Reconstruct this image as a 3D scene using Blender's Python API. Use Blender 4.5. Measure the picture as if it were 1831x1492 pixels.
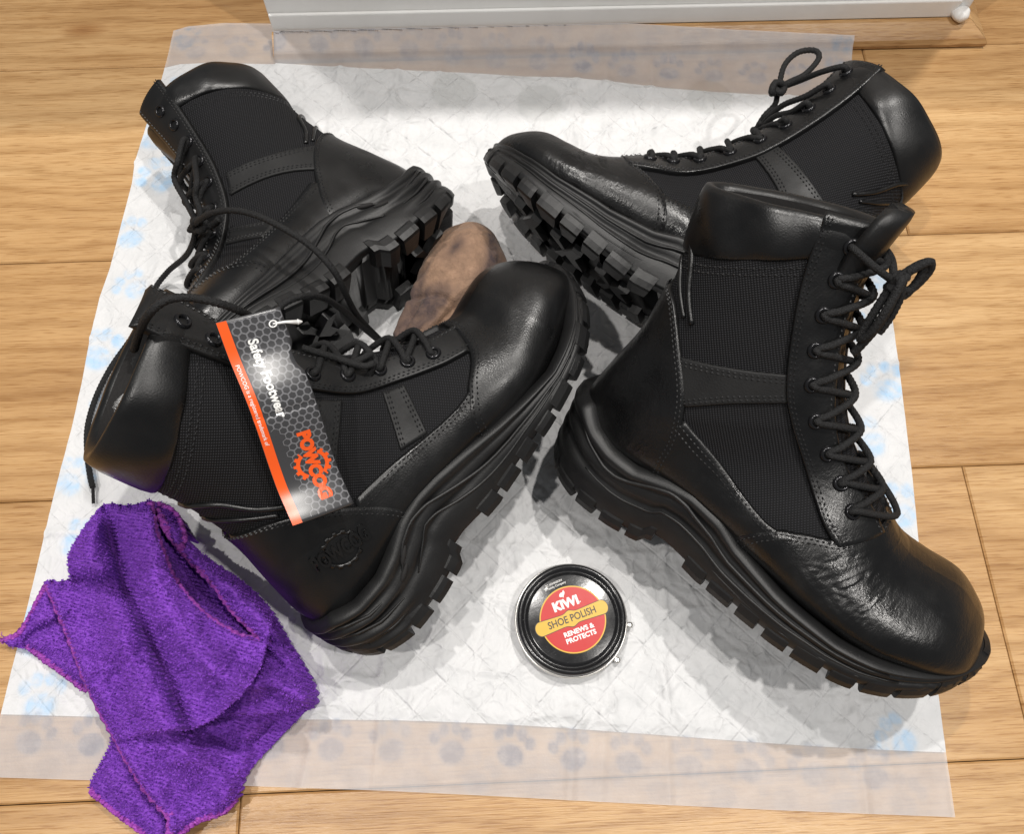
import bpy, bmesh, math, random
import numpy as np
from mathutils import Matrix, Vector, noise

# ------------------------------------------------------------------ reset
for o in list(bpy.data.objects):
    bpy.data.objects.remove(o)
scene = bpy.context.scene
COL = scene.collection
random.seed(7)
rng = np.random.default_rng(7)

# ------------------------------------------------------------------ camera
FPX, PW, PH = 1500.0, 1831.0, 1492.0
PITCH, ROLL, YAW = [math.radians(v) for v in (68.75, 1.09, 3.40)]
CAM = np.array([0, 0, .566])
_cy, _sy = math.cos(YAW), math.sin(YAW)
_f = np.array([_sy*math.cos(PITCH), _cy*math.cos(PITCH), -math.sin(PITCH)])
_r = np.array([_cy, -_sy, 0.0]); _u = np.cross(_r, _f)
CR = math.cos(ROLL)*_r + math.sin(ROLL)*_u
CU = -math.sin(ROLL)*_r + math.cos(ROLL)*_u
CF = _f
cam_d = bpy.data.cameras.new('camera'); cam = bpy.data.objects.new('camera', cam_d); COL.objects.link(cam)
cam_d.sensor_fit = 'HORIZONTAL'; cam_d.sensor_width = 36; cam_d.lens = FPX/PW*36
cam_d.clip_start = .01; cam_d.clip_end = 60
cam.matrix_world = Matrix(((CR[0], CU[0], -CF[0], CAM[0]), (CR[1], CU[1], -CF[1], CAM[1]), (CR[2], CU[2], -CF[2], CAM[2]), (0, 0, 0, 1)))
scene.camera = cam

# ------------------------------------------------------------------ light (indoor: ceiling downlights, no sun, no sky)
w = bpy.data.worlds.new('World'); scene.world = w; w.use_nodes = True
bg = w.node_tree.nodes['Background']; bg.inputs[0].default_value = (.96, .98, 1.0, 1); bg.inputs[1].default_value = .165
LAMPS = [((-.76, -.25, 2.35), 66), ((.86, -.25, 2.35), 66), ((.62, .80, 2.35), 90), ((-.40, .80, 2.35), 69)]
for (lx, ly, lz), p in LAMPS:
    ld = bpy.data.lights.new('downlight', 'POINT'); ld.energy = p; ld.shadow_soft_size = .028; ld.color = (1.0, .962, .915)
    lo = bpy.data.objects.new('downlight', ld); lo.location = (lx, ly, lz); COL.objects.link(lo)
scene.view_settings.view_transform = 'Standard'; scene.view_settings.look = 'None'
scene.view_settings.exposure = 0.22; scene.view_settings.gamma = 1.0
scene.view_settings.use_curve_mapping = False

# ------------------------------------------------------------------ helpers
def ray(px, py):
    return (px-PW/2)/FPX*CR - (py-PH/2)/FPX*CU + CF
def at(px, py, z=0.0):
    d = ray(px, py); return CAM + d*((z-CAM[2])/d[2])
def mesh_obj(name, verts, faces, mat=None, parent=None, smooth=True):
    me = bpy.data.meshes.new(name)
    me.from_pydata([tuple(map(float, v)) for v in verts], [], [tuple(map(int, f)) for f in faces])
    me.validate(); me.update()
    if smooth: me.polygons.foreach_set('use_smooth', [True]*len(me.polygons))
    if mat: me.materials.append(mat)
    o = bpy.data.objects.new(name, me); COL.objects.link(o)
    if parent: o.parent = parent
    return o
def empty(name, M=None):
    o = bpy.data.objects.new(name, None); o.empty_display_size = .02; COL.objects.link(o)
    if M is not None: o.matrix_world = M
    return o
def tag(o, label=None, cat=None, group=None, kind=None):
    for k, v in (('label', label), ('category', cat), ('group', group), ('kind', kind)):
        if v: o[k] = v
    return o
def grid_faces(n, m, closed_m=False, off=0):
    F = []
    for i in range(n-1):
        for j in range(m if closed_m else m-1):
            j2 = (j+1) % m
            F.append((off+i*m+j, off+i*m+j2, off+(i+1)*m+j2, off+(i+1)*m+j))
    return F
def resample(pts, n):
    P = np.array(pts, float); d = np.r_[0, np.cumsum(np.linalg.norm(np.diff(P, axis=0), axis=1))]
    t = np.linspace(0, d[-1], n)
    return np.stack([np.interp(t, d, P[:, k]) for k in range(P.shape[1])], 1)
def cr_vec(P, u):
    """Catmull-Rom through rows of P at float index u"""
    P = np.asarray(P, float); u = np.clip(np.asarray(u, float), 0, len(P)-1.000001)
    i = np.floor(u).astype(int); t = (u-i)[:, None]
    n = len(P)
    p0 = P[np.clip(i-1, 0, n-1)]; p1 = P[i]; p2 = P[np.clip(i+1, 0, n-1)]; p3 = P[np.clip(i+2, 0, n-1)]
    return .5*((2*p1)+(-p0+p2)*t+(2*p0-5*p1+4*p2-p3)*t**2+(-p0+3*p1-3*p2+p3)*t**3)
def smooth_curve(pts, n):
    P = np.array(pts, float)
    return resample(cr_vec(P, np.linspace(0, len(P)-1, max(n*3, 30))), n)
def tube(pts, r, sides=8, flat=1.0, cap=True):
    P = np.asarray(pts, float); n = len(P)
    T = np.gradient(P, axis=0); T /= np.linalg.norm(T, axis=1)[:, None]+1e-12
    ref = np.array([0, 0, 1.0])
    if abs(T[0] @ ref) > .9: ref = np.array([1.0, 0, 0])
    N = np.zeros_like(P); nv = np.cross(T[0], ref); nv /= np.linalg.norm(nv)
    for i in range(n):
        nv = nv-T[i]*(nv @ T[i]); nv /= np.linalg.norm(nv)+1e-12; N[i] = nv
    B = np.cross(T, N)
    rr = np.broadcast_to(np.asarray(r, float), (n,))
    V = []
    for i in range(n):
        for k in range(sides):
            a = 2*math.pi*k/sides
            V.append(P[i]+rr[i]*(math.cos(a)*N[i]+flat*math.sin(a)*B[i]))
    F = grid_faces(n, sides, True)
    if cap:
        F.append(tuple(range(sides))[::-1]); F.append(tuple((n-1)*sides+k for k in range(sides)))
    return V, F
def lace_tube(pts, r):
    P = np.asarray(pts, float); L_ = np.linalg.norm(np.diff(P, axis=0), axis=1).sum(); n = max(8, int(L_/.0009)); P = smooth_curve(P, n)
    sides = 10; V, F = tube(P, r, sides); V = np.array(V).reshape(n, sides, 3); s_ = np.linspace(0, L_, n)[:, None]; k = np.arange(sides)[None]
    m = 1+.07*np.cos(2*(2*math.pi*k/sides)-s_*2300)+.05*np.cos(2*(2*math.pi*k/sides)+s_*2300)
    V = P[:, None]+(V-P[:, None])*m[..., None]
    return list(V.reshape(-1, 3)), F
def merge(parts):
    V, F = [], []
    for v, f in parts:
        o = len(V); V += list(v); F += [tuple(i+o for i in q) for q in f]
    return V, F
def lathe(prof, seg=96):
    V, F = [], []
    for r, z in prof:
        for k in range(seg):
            a = 2*math.pi*k/seg; V.append((r*math.cos(a), r*math.sin(a), z))
    F = grid_faces(len(prof), seg, True)
    F.append(tuple(range(seg))[::-1]); F.append(tuple((len(prof)-1)*seg+k for k in range(seg)))
    return V, F
def text_mesh(txt, size, bold=0.0, align='CENTER', sx=1.0, extr=0.00006, shear=0.0, space=1.0):
    c = bpy.data.curves.new('lettering', 'FONT'); c.body = txt; c.size = size; c.align_x = align; c.align_y = 'CENTER'
    c.offset = bold; c.extrude = extr; c.shear = shear; c.space_character = space; c.resolution_u = 3
    o = bpy.data.objects.new('lettering', c); COL.objects.link(o)
    dg = bpy.context.evaluated_depsgraph_get(); dg.update()
    me = bpy.data.meshes.new_from_object(o.evaluated_get(dg))
    bpy.data.objects.remove(o); bpy.data.curves.remove(c)
    V = np.array([v.co[:] for v in me.vertices]); F = [tuple(p.vertices) for p in me.polygons]
    bpy.data.meshes.remove(me)
    if len(V): V[:, 0] *= sx
    return V, F

# ------------------------------------------------------------------ materials
class NT:
    def __init__(s, name):
        s.m = bpy.data.materials.new(name); s.m.use_nodes = True; s.t = s.m.node_tree; s.n = s.t.nodes
        s.b = s.n['Principled BSDF']; s.out = s.n['Material Output']
    def new(s, typ, **kw):
        nd = s.n.new(typ)
        for k, v in kw.items():
            if k.startswith('i_'):
                key = k[2:]; key = int(key) if key.isdigit() else key
                nd.inputs[key].default_value = v
            else: setattr(nd, k, v)
        return nd
    def link(s, a, b): s.t.links.new(a, b)
    def coords(s, which='Object', scale=(1, 1, 1), rot=(0, 0, 0)):
        tc = s.new('ShaderNodeTexCoord'); mp = s.new('ShaderNodeMapping')
        mp.inputs['Scale'].default_value = scale; mp.inputs['Rotation'].default_value = rot
        s.link(tc.outputs[which], mp.inputs[0]); return mp.outputs[0]
    def noise(s, vec, scale, detail=3, rough=.5):
        nd = s.new('ShaderNodeTexNoise'); nd.inputs['Scale'].default_value = scale; nd.inputs['Detail'].default_value = detail
        nd.inputs['Roughness'].default_value = rough; s.link(vec, nd.inputs['Vector']); return nd
    def ramp(s, fac, stops):
        nd = s.new('ShaderNodeValToRGB'); cr = nd.color_ramp
        while len(cr.elements) < len(stops): cr.elements.new(.5)
        for e, (p, c) in zip(cr.elements, stops):
            e.position = p; e.color = c if len(c) == 4 else (*c, 1)
        s.link(fac, nd.inputs[0]); return nd.outputs[0]
    def bump(s, h, strength=.3, dist=.001, prev=None):
        nd = s.new('ShaderNodeBump'); nd.inputs['Strength'].default_value = strength; nd.inputs['Distance'].default_value = dist
        s.link(h, nd.inputs['Height'])
        if prev: s.link(prev, nd.inputs['Normal'])
        return nd.outputs[0]
    def set(s, **kw):
        for k, v in kw.items(): s.b.inputs[k.replace('_', ' ')].default_value = v

def leather_mat(name, rough, base=.005, scuff=.0, crease=.0):
    t = NT(name); v = t.coords()
    n1 = t.noise(v, 900, 3, .6); n2 = t.noise(v, 38, 4, .55)
    vo = t.new('ShaderNodeTexVoronoi', feature='DISTANCE_TO_EDGE'); vo.inputs['Scale'].default_value = 620; t.link(v, vo.inputs['Vector'])
    col = t.ramp(n2.outputs[0], [(.3, (base*.75, base*.75, base*.8)), (.62, (base, base, base*1.04)), (.8, (base+scuff, base+scuff*.95, base+scuff*.9))])
    t.link(col, t.b.inputs['Base Color'])
    r = t.new('ShaderNodeMapRange'); r.inputs[1].default_value = .3; r.inputs[2].default_value = .75
    r.inputs[3].default_value = rough-.10; r.inputs[4].default_value = rough+.18
    t.link(n2.outputs[0], r.inputs[0]); t.link(r.outputs[0], t.b.inputs['Roughness'])
    b = t.bump(vo.outputs[0], .22, .0004); b = t.bump(n1.outputs[0], .10, .0003, b); b = t.bump(n2.outputs[0], .28, .0014, b)
    if crease:
        vc = t.coords(scale=(1, .35, .55)); nc = t.noise(vc, 120, 5, .7)
        b = t.bump(nc.outputs[0], crease, .0028, b)
    t.link(b, t.b.inputs['Normal']); t.set(Specular_IOR_Level=.5)
    return t.m
M = {}
M['leather'] = leather_mat('black_leather', .34)
M['leather_old'] = leather_mat('worn_black_leather', .30, .005, .006, .22)
M['leather_matt'] = leather_mat('matt_black_leather', .44)
M['leather_dull'] = leather_mat('dull_black_leather', .60, .004)

def fabric_mat():
    t = NT('black_woven_nylon'); v = t.coords(rot=(0, .6, 0))
    w1 = t.new('ShaderNodeTexWave', wave_type='BANDS', bands_direction='X'); w1.inputs['Scale'].default_value = 210; w1.inputs['Distortion'].default_value = .6
    w2 = t.new('ShaderNodeTexWave', wave_type='BANDS', bands_direction='Z'); w2.inputs['Scale'].default_value = 260; w2.inputs['Distortion'].default_value = .6
    t.link(v, w1.inputs[0]); t.link(v, w2.inputs[0])
    mx = t.new('ShaderNodeMath', operation='MULTIPLY'); t.link(w1.outputs['Fac'], mx.inputs[0]); t.link(w2.outputs['Fac'], mx.inputs[1])
    n = t.noise(t.coords(), 260, 3)
    t.link(t.ramp(mx.outputs[0], [(.0, (.003, .003, .0035)), (.7, (.026, .026, .029))]), t.b.inputs['Base Color'])
    b = t.bump(mx.outputs[0], .8, .0006); b = t.bump(n.outputs[0], .25, .0008, b); t.link(b, t.b.inputs['Normal'])
    t.set(Roughness=.75, Specular_IOR_Level=.22); return t.m
M['fabric'] = fabric_mat()

def rubber_mat():
    t = NT('black_rubber_sole'); v = t.coords(); n = t.noise(v, 1200, 2, .6); n2 = t.noise(v, 60, 4, .6)
    t.link(t.ramp(n2.outputs[0], [(.35, (.006, .006, .0065)), (.7, (.011, .011, .011)), (.85, (.028, .027, .026))]), t.b.inputs['Base Color'])
    b = t.bump(n.outputs[0], .25, .0004); b = t.bump(n2.outputs[0], .2, .0012, b); t.link(b, t.b.inputs['Normal'])
    t.set(Roughness=.46, Specular_IOR_Level=.45); return t.m
M['rubber'] = rubber_mat()

def lace_mat():
    t = NT('black_braided_lace'); v = t.coords(); n = t.noise(v, 1400, 2, .6)
    t.link(t.ramp(n.outputs[0], [(.3, (.004, .004, .004)), (.7, (.022, .022, .023))]), t.b.inputs['Base Color'])
    t.link(t.bump(n.outputs[0], .9, .0009), t.b.inputs['Normal']); t.set(Roughness=.7, Specular_IOR_Level=.3); return t.m
M['lace'] = lace_mat()
def simple(name, col, rough=.5, metal=0.0, spec=.5, bump=None):
    t = NT(name); t.set(Base_Color=(*col, 1), Roughness=rough, Metallic=metal, Specular_IOR_Level=spec)
    if bump:
        n = t.noise(t.coords(), bump[0], 3); t.link(t.bump(n.outputs[0], bump[1], bump[2]), t.b.inputs['Normal'])
    return t.m
M['eyelet'] = simple('black_enamel_eyelet', (.02, .02, .022), .22, .6)
M['hole'] = simple('dark_lining', (.008, .007, .007), .8, bump=(700, .4, .0005))
M['thread'] = simple('black_thread', (.016, .016, .017), .5, bump=(2500, .3, .0003))
M['lining'] = simple('padded_black_lining', (.016, .0135, .012), .42, bump=(60, .5, .003))

# ------------------------------------------------------------------ floor
def wood_mat(name='oak_laminate'):
    t = NT(name)
    oi = t.new('ShaderNodeObjectInfo')
    tc = t.new('ShaderNodeTexCoord'); add = t.new('ShaderNodeVectorMath', operation='ADD')
    sc = t.new('ShaderNodeVectorMath', operation='SCALE'); cmb = t.new('ShaderNodeCombineXYZ')
    for k in range(3): t.link(oi.outputs['Random'], cmb.inputs[k])
    t.link(cmb.outputs[0], sc.inputs[0]); sc.inputs['Scale'].default_value = 7.3
    t.link(tc.outputs['Object'], add.inputs[0]); t.link(sc.outputs[0], add.inputs[1])
    def mp(scale):
        m = t.new('ShaderNodeMapping'); m.inputs['Scale'].default_value = scale; t.link(add.outputs[0], m.inputs[0]); return m.outputs[0]
    big = t.noise(mp((1.6, 5.5, 5.5)), 1.5, 5, .55); big.inputs['Distortion'].default_value = .9
    # cathedral grain: bands through a distorted field
    wv = t.new('ShaderNodeTexWave', wave_type='BANDS', bands_direction='Y'); wv.inputs['Scale'].default_value = 16
    wv.inputs['Distortion'].default_value = 7.0; wv.inputs['Detail'].default_value = 3; wv.inputs['Detail Scale'].default_value = .9
    t.link(mp((.55, 1.0, 1.0)), wv.inputs[0])
    fine = t.noise(mp((4.5, 210, 1)), 3.0, 5, .7); pores = t.noise(mp((26, 620, 1)), 2.0, 2, .5)
    base = t.ramp(big.outputs[0], [(.28, (.39, .215, .085)), (.5, (.52, .312, .138)), (.72, (.62, .405, .20))])
    def mul(a, fac, stops):
        mx = t.new('ShaderNodeMix', data_type='RGBA', blend_type='MULTIPLY'); mx.inputs[0].default_value = 1
        t.link(a, mx.inputs[6]); t.link(t.ramp(fac, stops), mx.inputs[7]); return mx.outputs[2]
    c = mul(base, wv.outputs['Fac'], [(.0, (.86, .82, .76)), (.30, (.98, .97, .95)), (1, (1.03, 1.03, 1.02))])
    c = mul(c, fine.outputs[0], [(.36, (.86, .80, .72)), (.52, (1, 1, 1)), (.68, (1.06, 1.05, 1.04))])
    c = mul(c, pores.outputs[0], [(.34, (.74, .66, .57)), (.46, (1, 1, 1))])
    # a few knots
    vk = t.new('ShaderNodeTexVoronoi'); vk.inputs['Scale'].default_value = 2.1; t.link(mp((1, 2.2, 1)), vk.inputs['Vector'])
    c = mul(c, vk.outputs['Distance'], [(.0, (.55, .42, .32)), (.02, (.75, .65, .55)), (.05, (1, 1, 1))])
    t.link(c, t.b.inputs['Base Color'])
    mr = t.new('ShaderNodeMapRange'); mr.inputs[3].default_value = .24; mr.inputs[4].default_value = .40; t.link(fine.outputs[0], mr.inputs[0])
    t.link(mr.outputs[0], t.b.inputs['Roughness'])
    b = t.bump(fine.outputs[0], .35, .0006); b = t.bump(pores.outputs[0], .5, .0004, b); t.link(b, t.b.inputs['Normal'])
    return t.m
M['wood'] = wood_mat()
M['gap'] = simple('dark_joint', (.12, .065, .03), .8, bump=(300, .3, .0005))

FW = .193; Y0 = .556
# seam k lies at y = Y0 - k*FW
floor = mesh_obj('floor', [(-1.2, -.7, -.010), (1.2, -.7, -.010), (1.2, 1.3, -.010), (-1.2, 1.3, -.010)], [(0, 1, 2, 3)], M['gap'], smooth=False)
tag(floor, kind='structure')
def plank(x0, x1, y0, y1):
    g = .0003; bev = .0011; x0 += g; x1 -= g; y0 += g; y1 -= g
    cx, cy = (x0+x1)/2, (y0+y1)/2
    V = []
    for z, i in ((-.008, 0), (-.0012, 0), (0, bev)):
        V += [(x0+i-cx, y0+i-cy, z), (x1-i-cx, y0+i-cy, z), (x1-i-cx, y1-i-cy, z), (x0+i-cx, y1-i-cy, z)]
    F = [(8, 9, 10, 11)]
    for a in (0, 4):
        for k in range(4): F.append((a+k, a+(k+1) % 4, a+4+(k+1) % 4, a+4+k))
    o = mesh_obj('plank', V, F, M['wood'], floor, smooth=False); o.location = (cx, cy, 0)
joints = {-1: at(640, 40)[0], 0: at(1543, 90)[0], 1: at(760, 600)[0], 2: at(1722, 836)[0], 3: at(430, 1421)[0], 4: at(1100, 1480)[0]-.2}
for k in range(-4, 5):
    jx = joints.get(k, .1*k); y1 = Y0-k*FW; y0 = y1-FW
    xs = [jx-1.28*2, jx-1.28, jx, jx+1.28]
    for a, b in zip(xs[:-1], xs[1:]):
        if b > -1.1 and a < 1.1: plank(max(a, -1.15), min(b, 1.15), y0, y1)

# ------------------------------------------------------------------ white plinth box with oak beading
def box_bm(x0, x1, y0, y1, z0, z1, bev=.002, seg=2):
    bm = bmesh.new(); bmesh.ops.create_cube(bm, size=1)
    for v in bm.verts:
        v.co = Vector((x0+(v.co.x+.5)*(x1-x0), y0+(v.co.y+.5)*(y1-y0), z0+(v.co.z+.5)*(z1-z0)))
    bmesh.ops.bevel(bm, geom=bm.edges[:], offset=bev, segments=seg, affect='EDGES', profile=.5)
    return bm
def bm_obj(name, bm, mat, parent=None, smooth=False):
    me = bpy.data.meshes.new(name); bm.to_mesh(me); bm.free(); me.materials.append(mat)
    if smooth: me.polygons.foreach_set('use_smooth', [True]*len(me.polygons))
    o = bpy.data.objects.new(name, me); COL.objects.link(o)
    if parent: o.parent = parent
    return o
def paint_mat():
    t = NT('white_gloss_paint'); v = t.coords(); n = t.noise(v, 25, 4); n2 = t.noise(v, 8, 5, .7)
    t.link(t.ramp(n2.outputs[0], [(.3, (.80, .79, .77)), (.6, (.87, .865, .85))]), t.b.inputs['Base Color'])
    t.link(t.bump(n.outputs[0], .15, .001), t.b.inputs['Normal']); t.set(Roughness=.35); return t.m
M['paint'] = paint_mat()
pl = at(486, 49, .018); pr = at(1729, 22, .018)
pd = pr[:2]-pl[:2]; plen = np.linalg.norm(pd); pang = math.atan2(pd[1], pd[0])
PM = Matrix.Translation((pl[0], pl[1], 0)) @ Matrix.Rotation(pang, 4, 'Z')
plinth = empty('white_plinth', PM)
tag(plinth, 'white painted cabinet plinth edged with oak beading behind the pad', 'plinth')
bm_obj('front_panel', box_bm(0, plen, 0, .018, .004, .60, .0015), M['paint'], plinth)
bm_obj('side_panel', box_bm(plen-.018, plen-.0005, .0185, .42, .004, .60, .0015), M['paint'], plinth)
bm_obj('side_panel', box_bm(.0005, .018, .0185, .42, .004, .60, .0015), M['paint'], plinth)
bm_obj('top_panel', box_bm(-.004, plen+.004, -.004, .43, .6005, .618, .002), M['paint'], plinth)
# narrow proud strip along the bottom of the front
bm_obj('kick_strip', box_bm(.001, plen-.012, -.0035, -.0002, .0165, .034, .0012), M['paint'], plinth)
def beading(p0, p1, n, m0, m1):
    # profile in (out, z)
    prof = [(0, .0015), (.0185, .0015), (.0190, .0050), (.0165, .0085), (.006, .0150), (.0035, .0165), (0, .0168)]
    V = []
    p0 = np.array(p0); p1 = np.array(p1); d = (p1-p0)/np.linalg.norm(p1-p0); nn = np.array(n)
    for p, mt in ((p0, m0), (p1, m1)):
        for o, z in prof:
            q = p+nn*o+d*(o*mt); V.append((q[0], q[1], z))
    k = len(prof); F = [(i, (i+1) % k, k+(i+1) % k, k+i) for i in range(k)]
    F += [tuple(range(k))[::-1], tuple(range(k, 2*k))]
    return V, F
b1 = mesh_obj('oak_beading', *beading((0.0, -.0036), (plen, -.0036), (0, -1), 0, 1), M['wood'], plinth, smooth=False)
b2 = mesh_obj('oak_beading', *beading((plen+.0002, -.0034), (plen+.0002, .42), (1, 0), -1, 0), M['wood'], plinth, smooth=False)
bmc = bmesh.new(); bmesh.ops.create_icosphere(bmc, subdivisions=3, radius=.0075)
for v in bmc.verts:
    v.co.z *= .8; v.co += Vector(noise.noise_vector(v.co*160))*.0012; v.co += Vector((plen-.009, -.006, .022))
bm_obj('filler_lump', bmc, M['paint'], plinth, True)

# ------------------------------------------------------------------ puppy pad
def edge(pts, n): return resample([at(*p)[:2] for p in pts], n)
NS, NTT = 380, 400
top = edge([(312, 58), (340, 50), (405, 44), (560, 46), (734, 53), (910, 62), (1091, 71), (1300, 78), (1518, 83)], NS)
bot = edge([(-30, 1390), (160, 1396), (438, 1406), (694, 1415), (878, 1424), (1100, 1436), (1400, 1450), (1705, 1462)], NS)
lef = edge([(312, 58), (300, 112), (285, 165), (262, 232), (243, 292), (238, 330), (220, 400), (200, 480), (181, 535), (165, 600), (148, 690), (130, 770), (118, 815), (98, 890), (72, 1000), (36, 1150), (2, 1290), (-30, 1390)], NTT)
rig = edge([(1518, 83), (1545, 260), (1575, 440), (1594, 573), (1608, 682), (1620, 782), (1630, 863), (1643, 995), (1660, 1120), (1676, 1250), (1692, 1371), (1705, 1462)], NTT)
S2, T2 = np.meshgrid(np.linspace(0, 1, NS), np.linspace(0, 1, NTT))
T_TOP, T_BOT = .070, .936
R0, R1 = 30, 374
ttop = T_TOP+.022*S2+.004*np.sin(S2*9); tbot = T_BOT+.004*np.sin(S2*7+1)
ri = np.arange(NTT)[:, None]
T2 = np.where(ri <= R0, ttop*ri/R0, np.where(ri <= R1, ttop+(tbot-ttop)*(ri-R0)/(R1-R0), tbot+(1-tbot)*(ri-R1)/(NTT-1-R1)))
s = S2[..., None]; tt = T2[..., None]; lin = np.linspace(0, 1, NTT)
lef_ = np.stack([np.interp(T2, lin, lef[:, k]) for k in (0, 1)], -1); rig_ = np.stack([np.interp(T2, lin, rig[:, k]) for k in (0, 1)], -1)
PXY = (1-tt)*top[None]+tt*bot[None]+(1-s)*lef_+s*rig_ - ((1-s)*(1-tt)*top[0]+s*(1-tt)*top[-1]+(1-s)*tt*bot[0]+s*tt*bot[-1])
def vnoise(X, Y, sc, seed):
    """value noise, vectorised"""
    r = np.random.default_rng(seed).random((64, 64)); x = X*sc; y = Y*sc
    xi = np.floor(x).astype(int); yi = np.floor(y).astype(int); fx = x-xi; fy = y-yi
    fx = fx*fx*(3-2*fx); fy = fy*fy*(3-2*fy)
    g = lambda a, b: r[a % 64, b % 64]
    return (g(xi, yi)*(1-fx)+g(xi+1, yi)*fx)*(1-fy)+(g(xi, yi+1)*(1-fx)+g(xi+1, yi+1)*fx)*fy
X, Y = PXY[..., 0], PXY[..., 1]
wx = X+.010*(vnoise(X, Y, 40, 1)-.5); wy = Y+.010*(vnoise(X, Y, 40, 2)-.5)
def ridg(sc, sd): return 1-np.abs(2*vnoise(wx, wy, sc, sd)-1)
core = np.clip((S2-.045)/.02, 0, 1)*np.clip((.955-S2)/.02, 0, 1)*np.clip((T2-ttop)/.01, 0, 1)*np.clip((tbot-T2)/.01, 0, 1)
r1 = ridg(34, 3)**5; r2 = ridg(75, 4)**4; und = vnoise(X, Y, 9, 5)
# embossed diamond quilting
q1 = np.abs(((wx+wy)/.040) % 1-.5)*2; q2 = np.abs(((wx-wy)/.040) % 1-.5)*2
quilt = -(np.exp(-((1-q1)/.10)**2)+np.exp(-((1-q2)/.10)**2))
Zp = .0012+core*(.0010+.0022*r1+.0012*r2+.0009*quilt+.0006*vnoise(X, Y, 160, 8))+.0016*und
Zp += .0003*ridg(60, 9)**3
for sx, am, wd in ((.262, .0022, .006), (.333, .0024, .005), (.60, .0020, .006), (.635, .0026, .007), (.405, .0014, .004), (.71, .0016, .005), (.905, .0014, .004)):
    cen = sx+.006*np.sin(T2*9+sx*40)
    Zp += am*np.exp(-((S2-cen)/wd)**2)*(.4+.6*vnoise(S2*.2, T2, 14, int(sx*100)))
for ty in (.235, .50, .745):
    Zp += .0014*np.exp(-((T2-ty-.004*np.sin(S2*13))/.004)**2)
Zp += .004*np.exp(-((T2-ttop)/.012)**2)*np.clip(vnoise(X, Y, 12, 31)-.35, 0, 1)*1.4
Zp = np.maximum(Zp, .0009)
# the far edge rides up over the oak beading and stops at the white panel
ca, sa_ = math.cos(pang), math.sin(pang); qx = (X-pl[0])*ca+(Y-pl[1])*sa_; qy = -(X-pl[0])*sa_+(Y-pl[1])*ca
on = np.clip((qx+.004)/.006, 0, 1)
qy2 = np.where((qx > -.002), np.minimum(qy, -.0046-.0004*np.arange(NTT)[::-1][:, None]*0-.00012*np.arange(NTT)[:, None]*(qy > -.0046)), qy)
X = pl[0]+qx*ca-qy2*sa_; Y = pl[1]+qx*sa_+qy2*ca
Zp = np.maximum(Zp, on*(np.interp(-qy2, [0, .0036, .0075, .0205, .0235, .034], [.0195, .0188, .0172, .0105, .0065, 0])+.0007))
PXY = np.stack([X, Y], -1)
# paw prints (flat print): blue along the side films, grey on the end films
def paw(cx, cy, sz, rot):
    dx = X-cx; dy = Y-cy; c, sn = math.cos(rot), math.sin(rot); u = (c*dx+sn*dy)/sz; v = (-sn*dx+c*dy)/sz
    d = np.exp(-np.maximum((u/.52)**2+((v+.18)/.42)**2-.72, 0)*3.5)
    for k, a in enumerate((-.95, -.33, .33, .95)):
        px, py = .72*math.sin(a), .05+.62*math.cos(a)
        d = np.maximum(d, np.exp(-np.maximum(((u-px)/.22)**2+((v-py)/.26)**2-.6, 0)*2.8))
    return d
blue = np.zeros_like(X); grey = np.zeros_like(X); soft = np.zeros_like(X)
prs = np.random.default_rng(5)
for side in (0, 1):
    for k in range(12):
        t0 = .03+k*.082+prs.normal(0, .008); s0 = (.018+.022*((k) % 2)) if side == 0 else (.982-.028*((k) % 2))
        i, j = min(int(t0*(NTT-1)), NTT-1), int(s0*(NS-1))
        blue = np.maximum(blue, paw(X[i, j], Y[i, j], .0195*(.8+.4*prs.random()), prs.uniform(-1, 1))*(.75+.25*prs.random()))
for row, t0s in ((0, .050), (0, .015), (1, .962), (1, .985)):
    for k in range(16):
        s0 = .04+k*.063+(.03 if t0s in (.015, .985) else 0)
        if s0 > .985: continue
        i, j = int(t0s*(NTT-1)), int(s0*(NS-1))
        grey = np.maximum(grey, paw(X[i, j], Y[i, j], .0170, prs.uniform(-.5, .5))*(.5+.4*prs.random())*(1 if t0s in (.05, .962) else .35))
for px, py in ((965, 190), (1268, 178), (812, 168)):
    c = at(px, py); soft = np.maximum(soft, np.exp(-np.maximum(((X-c[0])/.021)**2+((Y-c[1])/.022)**2-.75, 0)*9))  # three soft-edged grey ovals tinted into the quilted sheet, apart from the paws
smk = at(715, 548); smd = np.exp(-(((X-smk[0])/.011)**2+((Y-smk[1])/.010)**2)**1.0)*np.clip(vnoise(X, Y, 420, 71)*2.2-.7, 0, 1)
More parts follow.
